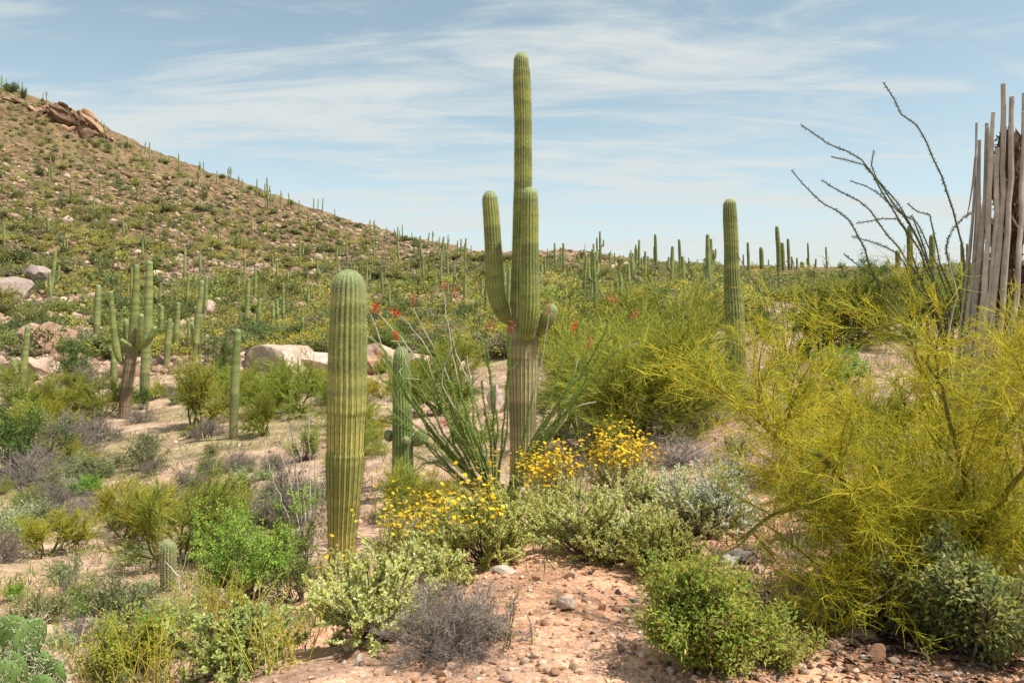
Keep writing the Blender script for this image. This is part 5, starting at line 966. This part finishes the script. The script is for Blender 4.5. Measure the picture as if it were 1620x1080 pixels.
# the big palo verde behind the ridge, with its dead skirt
put('palo_verde','broad bright-green palo verde with dark limbs and a grey dead skirt, centre right',paloverde,1015,706,235,290,cat='tree',n1=13,n2=120,n3=2600,n4=20000,col=((.50,.53,.09),(.43,.48,.07),(.57,.57,.11)),bark=(.085,.075,.04),r=.05,tr=.0048,tl=.17,skirt=600,Y=15.0)
MIDS = [('green_palo_verde',905,655,150,200,'darker palo verde filling the gap between the tallest saguaro and the broad one',17.5),('palo_verde',930,560,190,152,'light green palo verde rising behind the small stubby arm',26),('palo_verde',1072,560,150,140,'bright palo verde behind the broad one, left of the round pink boulder',25),
 ('mesquite',1030,505,56,66,'dark mesquite with bare lower branches among the bright palo verdes',32),('yellow_palo_verde',1105,640,110,60,'low yellowish shrubby palo verde below the round pink boulder',20),('dead_shrub',1105,690,150,70,'grey dead brush spilling right of the broad palo verde',16),('dead_shrub',960,700,130,95,'drooping grey dead brush under the left side of the broad palo verde',14.6),('dead_shrub',1075,735,150,60,'purplish dead twigs behind the silver-leaved bush',12),('grey_shrub',905,735,110,50,'dull purple-grey shrub behind the yellow blooms',13),
 ('palo_verde',700,622,110,112,'round yellow-green palo verde beyond the pale ocotillo wand',26),('creosote_bush',745,728,110,110,'green shrub directly behind the ocotillo centre',16),('palo_verde',560,700,60,60,'small palo verde hidden behind the thick saguaro',22),('palo_verde',627,840,105,80,'yellow-green palo verde around the foot of the bud-armed saguaro',11.4),('yellow_palo_verde',690,815,80,60,'small yellow shrub beside the foot of the bud-armed saguaro',11.2),('sage_bush',715,800,60,50,'blue-green spiky shrub behind the yellow stalks',10.8),
 ('palo_verde',308,678,100,112,'bright bushy palo verde right of the many-armed saguaro',None),('palo_verde',422,690,62,84,'small bright palo verde right of the isolated saguaro',None),('palo_verde',410,642,90,84,'palo verde left half of the thicket below the broad pale boulder',30),('palo_verde',470,648,110,86,'palo verde right half of the thicket below the broad pale boulder',29),('palo_verde',362,640,70,60,'palo verde behind the isolated saguaro',34),
 ('creosote_bush',482,728,84,66,'leafy green shrub left of the thick saguaro at mid height',None),('palo_verde',535,660,60,80,'palo verde sprig touching the left side of the thick saguaro',26),
 ('mesquite',108,612,86,84,'dark green mesquite beside the slender one-armed saguaro',None),('dead_shrub',135,618,60,50,'white-grey dead branches under the dark mesquite',None),('mesquite',350,585,56,110,'dark cholla-like shrub behind the isolated saguaro',38),
 ('creosote_bush',30,655,110,80,'olive shrub at the left edge below the slender saguaro',None),('palo_verde',75,660,80,70,'olive palo verde below the dark mesquite',None),('palo_verde',165,660,80,60,'yellow-green palo verde touching the brown saguaro base',None),('yellow_palo_verde',130,655,60,44,'yellow-green low shrub on the slope below the dark mesquite',None),('grey_shrub',225,668,56,34,'grey low shrub at the foot of the many-armed saguaro',None),('mesquite',222,650,40,50,'dark shrub between the two big wash saguaros',36),
 ('mesquite',25,752,150,130,'dark shady mesquite at the left edge',None),('grey_shrub',100,728,120,84,'tangle of grey-brown twigs right of the shady mesquite',None),('grey_shrub',150,700,90,56,'grey-brown twigs farther right along the dark thicket',None),('creosote_bush',55,700,100,80,'green crown above the grey twig thicket',None),('dead_shrub',40,768,110,70,'pale dead twigs hanging below the shady mesquite',None),
 ('bursage',235,712,56,34,'grey-green tuft on the bare slope below the many-armed saguaro',None),('bursage',232,742,90,50,'larger grey-green tuft below it on the bare slope',None),('bursage',150,748,80,40,'straw-grey low shrub on the bare slope',None),('grey_shrub',238,752,44,36,'dark grey knot of twigs on the bare slope',None),('bursage',335,722,36,26,'small dull shrub left below the isolated saguaro foot',None),('creosote_bush',300,692,44,26,'low green cushion at the foot of the bright bushy palo verde',None),('grey_shrub',330,690,60,34,'dark low twigs at the isolated saguaro foot',None),
 ('bright_bush',140,783,66,42,'vivid green bush on the lower bare slope',None),('grey_shrub',88,806,70,44,'blue-grey low shrub below the vivid green bush',None),('yellow_palo_verde',80,880,100,70,'olive-yellow shrub at the lower left',None),('yellow_palo_verde',205,850,120,90,'golden-olive shrub in the lower left centre',None),('palo_verde',282,850,150,140,'feathery green young palo verde behind the young woolly saguaro',10.8),('palo_verde',345,800,90,90,'feathery green shrub left of the pale grey wands',13),('grey_shrub',455,800,110,110,'purple-grey dry shrub behind the pale grey wands',12.5),('grey_shrub',340,830,70,60,'dull brown twigs between the feathery shrubs',12),
 ('sage_bush',103,925,72,60,'sage-green cushion on the lower left slope',None),('bright_bush',28,950,66,42,'green cushion at the left edge of the lower slope',None),('sage_bush',130,965,54,40,'sage cushion next to the black dead branches',None),('sage_bush',212,892,76,44,'grey-sage cushion left of the young woolly saguaro',None),('sage_bush',225,942,60,40,'sage cushion right of the black dead branches',None),('grey_shrub',112,945,50,40,'dark purple twigs beside the sage cushion',None),('grey_shrub',125,1040,80,52,'dark grey shrub behind the prickly pear',6.2),('sage_bush',95,1045,60,44,'pale green tuft behind the prickly pear',6.0),('bright_bush',118,1000,50,40,'yellow-green shrub left of the black dead branches',7.4),('sage_bush',165,1020,76,50,'grey-green shrub in front of the black dead branches',6.6),('grey_shrub',10,890,60,70,'grey brush at the left edge above the green cushion',None),('bursage',50,985,70,34,'flat grey-green tuft behind the prickly pear top',None),('sage_bush',330,960,60,40,'sage tuft under the bright creosote',8.2),('bright_bush',250,1000,80,50,'green tuft beneath the tall curved stalks',6.6),('bursage',430,985,80,50,'small grey-green tuft left of the large sage bush',6.4),('sage_bush',300,985,90,50,'pale green tuft in front of the young woolly saguaro',7.0),
 ('green_palo_verde',1270,560,170,130,'green palo verde behind the smaller ocotillo',19),('mesquite',1200,505,76,80,'dark leafy shrub right of the tall armless saguaro',26),('green_palo_verde',1345,560,170,140,'olive palo verde behind the yellow one, under the ocotillo wands',17),('green_palo_verde',1440,540,170,120,'dull green palo verde behind the crooked ocotillo',20),('bright_bush',1330,600,100,90,'vivid green shrub glimpsed behind the yellow palo verde',13.5),('green_palo_verde',1580,520,170,120,'green palo verde behind the dead skeleton',18),('mesquite',1378,440,70,54,'dark mesquite on the right horizon',62),('mesquite',1330,440,40,30,'small dark shrub on the horizon left of the mesquite',64),('palo_verde',1545,445,60,50,'green tree on the horizon left of the dead skeleton',50),
 ('creosote_bush',1260,470,90,40,'low green shrub under the overlapping saguaro pair',45),('creosote_bush',1330,470,110,46,'olive shrub on the right slope below the mesquite',40),('palo_verde',1420,470,110,50,'dull palo verde below the right horizon',38),('palo_verde',1500,470,100,50,'dull palo verde near the crooked ocotillo top',40),('creosote_bush',1125,470,90,36,'grey-green brush left of the tall armless saguaro',48),('creosote_bush',1170,660,50,60,'green shrub at the foot of the tall armless saguaro',16),('bursage',1120,490,40,26,'small dusty shrub on the bare path up the slope',40),
 ('yellow_palo_verde',1275,700,100,80,'yellowish spray behind the big yellow palo verde, left side',9.5),('yellow_palo_verde',1420,690,150,130,'yellowish spray behind the big yellow palo verde, middle',8.6),('green_palo_verde',1330,690,120,90,'green spray behind the big yellow palo verde',10.5),('grey_shrub',1400,720,120,70,'grey brush under the big yellow palo verde, behind it',8),('grey_shrub',1230,760,90,60,'grey-brown brush at the left rear of the big yellow palo verde',9),
 ('creosote_bush',630,520,70,56,'green bush behind the red ocotillo blooms',48),('palo_verde',720,540,70,60,'mid-green shrub behind the pale ocotillo wand top',40),('creosote_bush',860,610,70,60,'green shrub behind the tallest saguaro trunk',22),('palo_verde',880,480,90,70,'palo verde right behind the tallest saguaro arms',38),('palo_verde',990,480,110,60,'palo verde crown above the dark mesquite',40)]
for m_ in MIDS: mid(m_[0], *m_[1:5], m_[5], m_[6])

# the unlisted low shrubs of the wash
rng = np.random.default_rng(77)
n = 0
while n < 230:
    px = rng.random() * 820 - 10; py = 590 + 400 * rng.random() ** 1.2
    if px > 330 + (990 - py) * .9 or (py > 880 and px > 330): continue
    if 520 < px < 660 and py > 740 or (py > 850 and rng.random() < .55): continue
    x, y, z = ground_at(px, py)
    if y < 6.5 or y > 45 or vnoise(np.array([x / 2.2]), np.array([y / 2.2]), 5)[0] < .38: continue
    if 150 < px < 520 and 640 < py < 735: continue
    k = ['bursage','grey_shrub','sage_bush','creosote_bush','bursage','dead_shrub','yellow_palo_verde','palo_verde'][rng.integers(0, 6 if py > 740 else 8)]; hh = (.25 + .35 * rng.random()) * (1.6 if 'palo' in k else 1) * (1.5 if y > 22 else 1)
    w2 = {'bursage':'small dull green tuft','grey_shrub':'small dark twiggy shrub','sage_bush':'small sage-grey cushion','creosote_bush':'small olive bush','yellow_palo_verde':'small yellowish sprig bush','dead_shrub':'small pale dead bush','palo_verde':'small bright green sprig bush'}[k]
    zone = 'on the lower left slope' if py > 780 and px < 330 else 'around the woolly young saguaro' if py > 780 else 'beside the bare pink slope' if px < 520 else 'behind the ocotillo fan'
    inst(k, x, y, z, hh * (1.2 + .8 * rng.random()), hh, f'{w2} {zone}', f'{w2}s {zone}'); n += 1
# grass and seedlings too small to count
n = 9000; r_ = 4.5 * np.exp(rng.random(n) * math.log(60 / 4.5)); t_ = -.64 + 1.2 * rng.random(n); X, Yy = np.sin(t_) * r_, np.cos(t_) * r_
keep = (fbm(X / 2.5, Yy / 2.5, 29, 3) + .25 * rng.normal(size=n) > np.where((t_ > -.05) & (r_ < 9), .25, -.02)); X, Yy, r_ = X[keep], Yy[keep], r_[keep]; n = len(X); k = 14; mb = MB()
c0 = np.stack([X, Yy, height(X, Yy)], 1); sp = (.04 + .10 * rng.random(n)) * (.6 + r_ / 22); cc = pick(rng, [(.30,.33,.10),(.40,.36,.15),(.26,.30,.12),(.45,.38,.18),(.22,.20,.13)], n)
P_ = np.repeat(c0, k, 0) + rng.normal(size=(n * k, 3)) * np.repeat(sp, k)[:,None] * [.8,.8,0]; L_ = np.repeat(sp, k) * (.6 + .9 * rng.random(n * k))
leaves(mb, rng, P_, unit(rng.normal(size=(n * k, 3)) * .55 + [0,0,1]), L_, L_ * .075 + .0022, np.repeat(cc, k, 0)); tag(mb.build('ground_cover', [LEAF]), 'dry grass and seedlings between the shrubs', 'grass', kind='stuff')

# ------------------------------------------------------------------ slope shrubs, placed by where they are seen
rng = np.random.default_rng(81)
GCOL = [[(.29,.31,.08),(.35,.36,.11)],[(.24,.27,.085),(.30,.31,.11)],[(.36,.39,.09),(.42,.43,.12)],[(.34,.32,.18),(.28,.25,.15)],[(.17,.215,.07),(.22,.25,.09)],[(.44,.42,.11),(.39,.38,.10)]]
CL = {('green' if i in (0,1) else 'bright' if i in (2,5) else 'grey' if i == 3 else 'dark', i): [clump(rng, 1.4, 1, GCOL[i], 1500, .10, .055).mesh('foliage', [WOOD, LEAFV]) for _ in range(2)] for i in range(6)}
CLY = [clump(rng, 1.5, 1, [(.36,.38,.13),(.42,.42,.15)], 1300, .09, .05, ylw=260).mesh('foliage', [WOOD, LEAFV]) for _ in range(2)]
SKY = np.array([(0,140),(60,160),(150,196),(172,224),(230,243),(300,271),(362,284),(430,315),(500,337),(600,366),(700,391),(790,406),(860,407),(905,402),(960,409),(1050,417),(1150,422),(1300,424),(1640,420)], float)
def skyrow(px): return np.interp(px, SKY[:,0], SKY[:,1])
def where(px, y):
    side = 'below the outcrop' if px < 170 else 'left of the thick saguaro' if px < 520 else 'left of the tallest saguaro' if px < 800 else 'right of the tallest saguaro'
    return ('high on the hill' if y > 150 else 'low on the hill' if y > 75 else 'across the wash'), side
def clump_thing(kind, P, W, Hh, px):
    if kind == 'yellow': me = CLY[rng.integers(0, 2)]; nm, ad = 'brittlebush', 'yellow-blooming bush'
    else:
        ks = [k for k in CL if k[0] == kind]; me = CL[ks[rng.integers(0, len(ks))]][rng.integers(0, 2)]; nm, ad = {'green':('creosote_bush','dull green bush'),'bright':('palo_verde','yellow-green palo verde'),'grey':('bursage','grey-green low bush'),'dark':('mesquite','dark green bush')}[kind]
    o = bpy.data.objects.new(nm, me); C.objects.link(o); o.location = (P[0], P[1], P[2] - .05); o.rotation_euler = (0, 0, rng.random() * 6.28); o.scale = (W / 1.4, W / 1.4, Hh)
    a, b = where(px, P[1]); tag(o, f'{ad} {a}, {b}', 'tree' if kind == 'bright' else 'shrub', f'{ad}es {a}, {b}')
q = scatter_px(rng, 4600, -10, 1180, 0, 1); q[:,1] = skyrow(q[:,0]) + 6 + (560 - skyrow(q[:,0])) * (q[:,1] ** .75)
G = grd(q[:,0], q[:,1]); ok = (G[:,1] > 34) & (G[:,1] < 300); q, G = q[ok], G[ok]
dens = fbm(G[:,0] / 20, G[:,1] / 20, 91, 3) + .35 * rng.normal(size=len(q)) > np.where(G[:,1] > 150, -.3, -.18); q, G = q[dens], G[dens]
big = []; small = MB()
size = (1.0 + 1.5 * rng.random(len(q)) ** 1.6) * np.where(G[:,1] < 80, .9, 1.15)
kd = rng.random(len(q)); yb = (fbm(G[:,0] / 16, G[:,1] / 16, 97, 3) > .02) & (q[:,1] > 360)
kinds = np.where(yb & (kd < .55), 'yellow', np.where(kd < .38, 'green', np.where(kd < .62, 'bright', np.where(kd < .8, 'grey', 'dark'))))
app = size / G[:,1]; order = np.argsort(-app); cnt = {}
SP = {k: [clump(rng, 1.4, 1, GCOL[i], 230, .15, .09) for i in ii] for k, ii in {'green':(0,1),'bright':(2,5),'grey':(3,),'dark':(4,)}.items()}; SP['yellow'] = [clump(rng, 1.5, 1, [(.36,.38,.13)], 190, .14, .085, ylw=60)]
def add_small(kind, P, W, Hh):
    pm = SP[kind][rng.integers(0, len(SP[kind]))]; a = rng.random() * 6.28; ca, sa = math.cos(a), math.sin(a); M_ = np.array([[ca*W/1.4,-sa*W/1.4,0],[sa*W/1.4,ca*W/1.4,0],[0,0,Hh]]); o = small.n; br = .8 + .45 * rng.random()
    Vs = np.concatenate(pm.v) @ M_.T + P - [0, 0, .05]; cs = np.concatenate(pm.c) * br; k0 = True
    for (nn, m), fl in pm.f.items():
        Fa = np.concatenate(fl)
        if k0: small.add(Vs, Fa, cs, m); k0 = False
        else: small.f.setdefault((nn, m), []).append(Fa + o)
LIM = {'green':150,'bright':110,'grey':80,'dark':100,'yellow':120}
for i in order:
    k = str(kinds[i]); W = size[i] * (1 + .5 * rng.random()); Hh = size[i] * (.7 + .35 * rng.random()) * (.75 if k in ('grey','yellow') else 1)
    if cnt.get(k, 0) < LIM[k]: clump_thing(k, G[i], W, Hh, q[i,0]); cnt[k] = cnt.get(k, 0) + 1
    else: add_small(k, G[i], W, Hh)
# the rest of the scrub far up and beyond the right slope
n = 5200; px = rng.random(n) * 1640 - 10; py = skyrow(px) + 1 + np.where(px < 900, (470 - skyrow(px)) * rng.random(n) ** .9, 90 * rng.random(n)); G2 = grd(px, py); ok = (G2[:,1] > 45) & (G2[:,1] < 300) & (fbm(G2[:,0] / 18, G2[:,1] / 18, 99, 3) + .3 * rng.normal(size=n) > np.where(px < 850, -.1, np.where(px < 1020, .12, -.12)))
for i in np.nonzero(ok)[0]: s_ = .6 + 1.0 * rng.random() ** 2; add_small(['green','bright','grey','dark','green','dark','grey'][rng.integers(0, 7)], G2[i], s_ * 1.5, s_)
tag(small.build('desert_scrub', [WOOD, LEAFV]), 'small scrub covering the hillside and the far slope', 'scrub', kind='stuff')
# skyline bushes standing out against the sky
for px, w_, h_ in [(16,22,16),(38,10,18),(200,14,9),(262,14,8),(330,10,7),(352,10,8),(395,10,7),(408,10,7),(460,12,8),(532,12,8),(565,10,8),(640,10,8),(655,10,7),(730,12,7),(876,10,8),(868,8,7),(946,12,8),(975,10,8),(1010,14,7),(1090,14,7),(1140,14,7),(1220,16,7)]:
    py = skyrow(px) + 2; g_ = grd(np.array([px * 1.]), np.array([py + 3.]))[0]; W, Hh = w_ / F * g_[1] * 1.3, h_ / F * g_[1] * 1.3; clump_thing('dark' if w_ > 9 else 'green', g_, W, Hh, px)

# ------------------------------------------------------------------ saguaros all over the hill: 12 shapes, one object each
rng = np.random.default_rng(91)
def far_sag(arms):
    mb = stem(rng, [[0,0,-.05,.034],[.004,0,.3,.04],[.0,0,.7,.038],[0,0,1.0,.027]], 10, 2, .06, .12, (.24,.27,.09), (.25,.21,.11), (0,.4), 0)
    for z0, side, ln in arms:
        s = 1 if side > 0 else -1; a = stem(rng, [[.03*s,0,z0,.018],[.075*s,.01,z0+.01,.026],[.10*s,.01,z0+.08,.028],[.10*s,.01,z0+ln,.02]], 8, 2, .04, .12, (.29,.31,.11)); o = mb.n
        mb.v += a.v; mb.c += a.c
        for k, fl in a.f.items(): mb.f.setdefault(k, []).extend([f + o for f in fl])
        for k in mb.at: mb.at[k] += a.at[k]
        mb.n += a.n
    return mb.mesh('saguaro', [SAG, SPINE])
FS = [(far_sag(()), 'armless') for _ in range(5)] + [(far_sag(((.38,1,.42),(.5,-1,.2))), 'two-armed'), (far_sag(((.6,-1,.3),)), 'one-armed'), (far_sag(((.35,-1,.5),)), 'one-armed')] + [(far_sag(((.45,1,.3),)), 'one-armed'), (far_sag(((.5,-1,.25),)), 'one-armed'), (far_sag(((.4,1,.35),(.5,-1,.3))), 'two-armed'), (far_sag(((.55,1,.2),(.42,-1,.4))), 'two-armed')]
def hill_sag(px, py, h_px, i=None, w_=1.0, on_sky=False, label=None):
    g_ = grd(np.array([px * 1.]), np.array([py * 1.]))[0]; Hh = h_px / F * g_[1]; me, kind_ = FS[rng.integers(0, len(FS)) if i is None else i]
    o = bpy.data.objects.new('saguaro', me); C.objects.link(o); o.location = g_; ww = (.55 * Hh + 2.2) * w_; o.scale = (ww, ww, Hh); o.rotation_euler = (rng.normal() * .04, rng.normal() * .04, rng.choice([0, math.pi]) + rng.normal() * .5)
    a, b = where(px, g_[1]); a = 'on the hill skyline' if on_sky else a
    tag(o, label or f'{kind_} saguaro {a}, {b}', 'cactus', None if label else f'{kind_} saguaros {a}, {b}'); return o
SKYS = [(2,142,22,'topmost skyline saguaro at the very edge of the hilltop'),(10,141,14,''),(29.5,149,20,'left of a skyline pair next to a round bush on the hilltop'),(35,151,20,'right of a skyline pair next to a round bush on the hilltop'),(68,163,11,'shorter of two saguaros above the red outcrop'),(74,163,16,'taller of two saguaros above the red outcrop'),(161,215,19,'left of twin saguaros at the right foot of the red outcrop'),(164,216,19,'right of twin saguaros at the right foot of the red outcrop'),(202,241,19,''),(211,238,11,''),(229,243,17,''),(237,262,34,'long thin saguaro just below the skyline, right of the red outcrop'),(254,256,15,''),(266,262,16,''),(316,279,22,''),(322,276,20,''),(362,285,20,''),(365,286,17,''),(378,293,15,''),(384,310,24,''),(424,330,48,'tallest spindly saguaro on the hill skyline, halfway down its slope'),(444,327,26,''),(458,330,23,''),(463,330,14,''),(496,338,25,''),(503,334,14,''),(510,335,22,''),(530,345,10,''),(592,366,16,''),(612,372,12,''),(637,380,24,''),(652,380,12,''),(684,390,22,''),(695,392,16,''),(708,395,22,''),(722,398,12,''),(735,400,14,''),(745,402,10,''),(868,410,16,''),(879,408,14,''),(888,404,12,''),(958,412,10,''),(966,412,16,''),(972,412,12,''),(979,412,8,''),(1022,418,10,''),(1090,420,12,''),(1104,424,10,'')]
for px, py, h_, lab in SKYS: hill_sag(px, py + 2, h_ + 2, None if h_ > 14 else 0, .9, True, (lab or None))
n = 0
while n < 205:
    px = rng.random() * 1130; f = rng.random() ** 1.6; py = skyrow(px) + 10 + (500 - skyrow(px)) * f
    if px < 180 and py < 260 and px > 60: continue
    g_ = grd(np.array([px]), np.array([py]))[0]
    if g_[1] < 45 or g_[1] > 280: continue
    dn = .55 + .45 * sstep(200, 420, px) if g_[1] > 100 else .8
    if rng.random() > dn: continue
    hh = 1.5 + 5.4 * rng.random() ** 1.2; hill_sag(px, py, hh * F / g_[1] * (.8 if g_[1] > 120 else .62)); n += 1
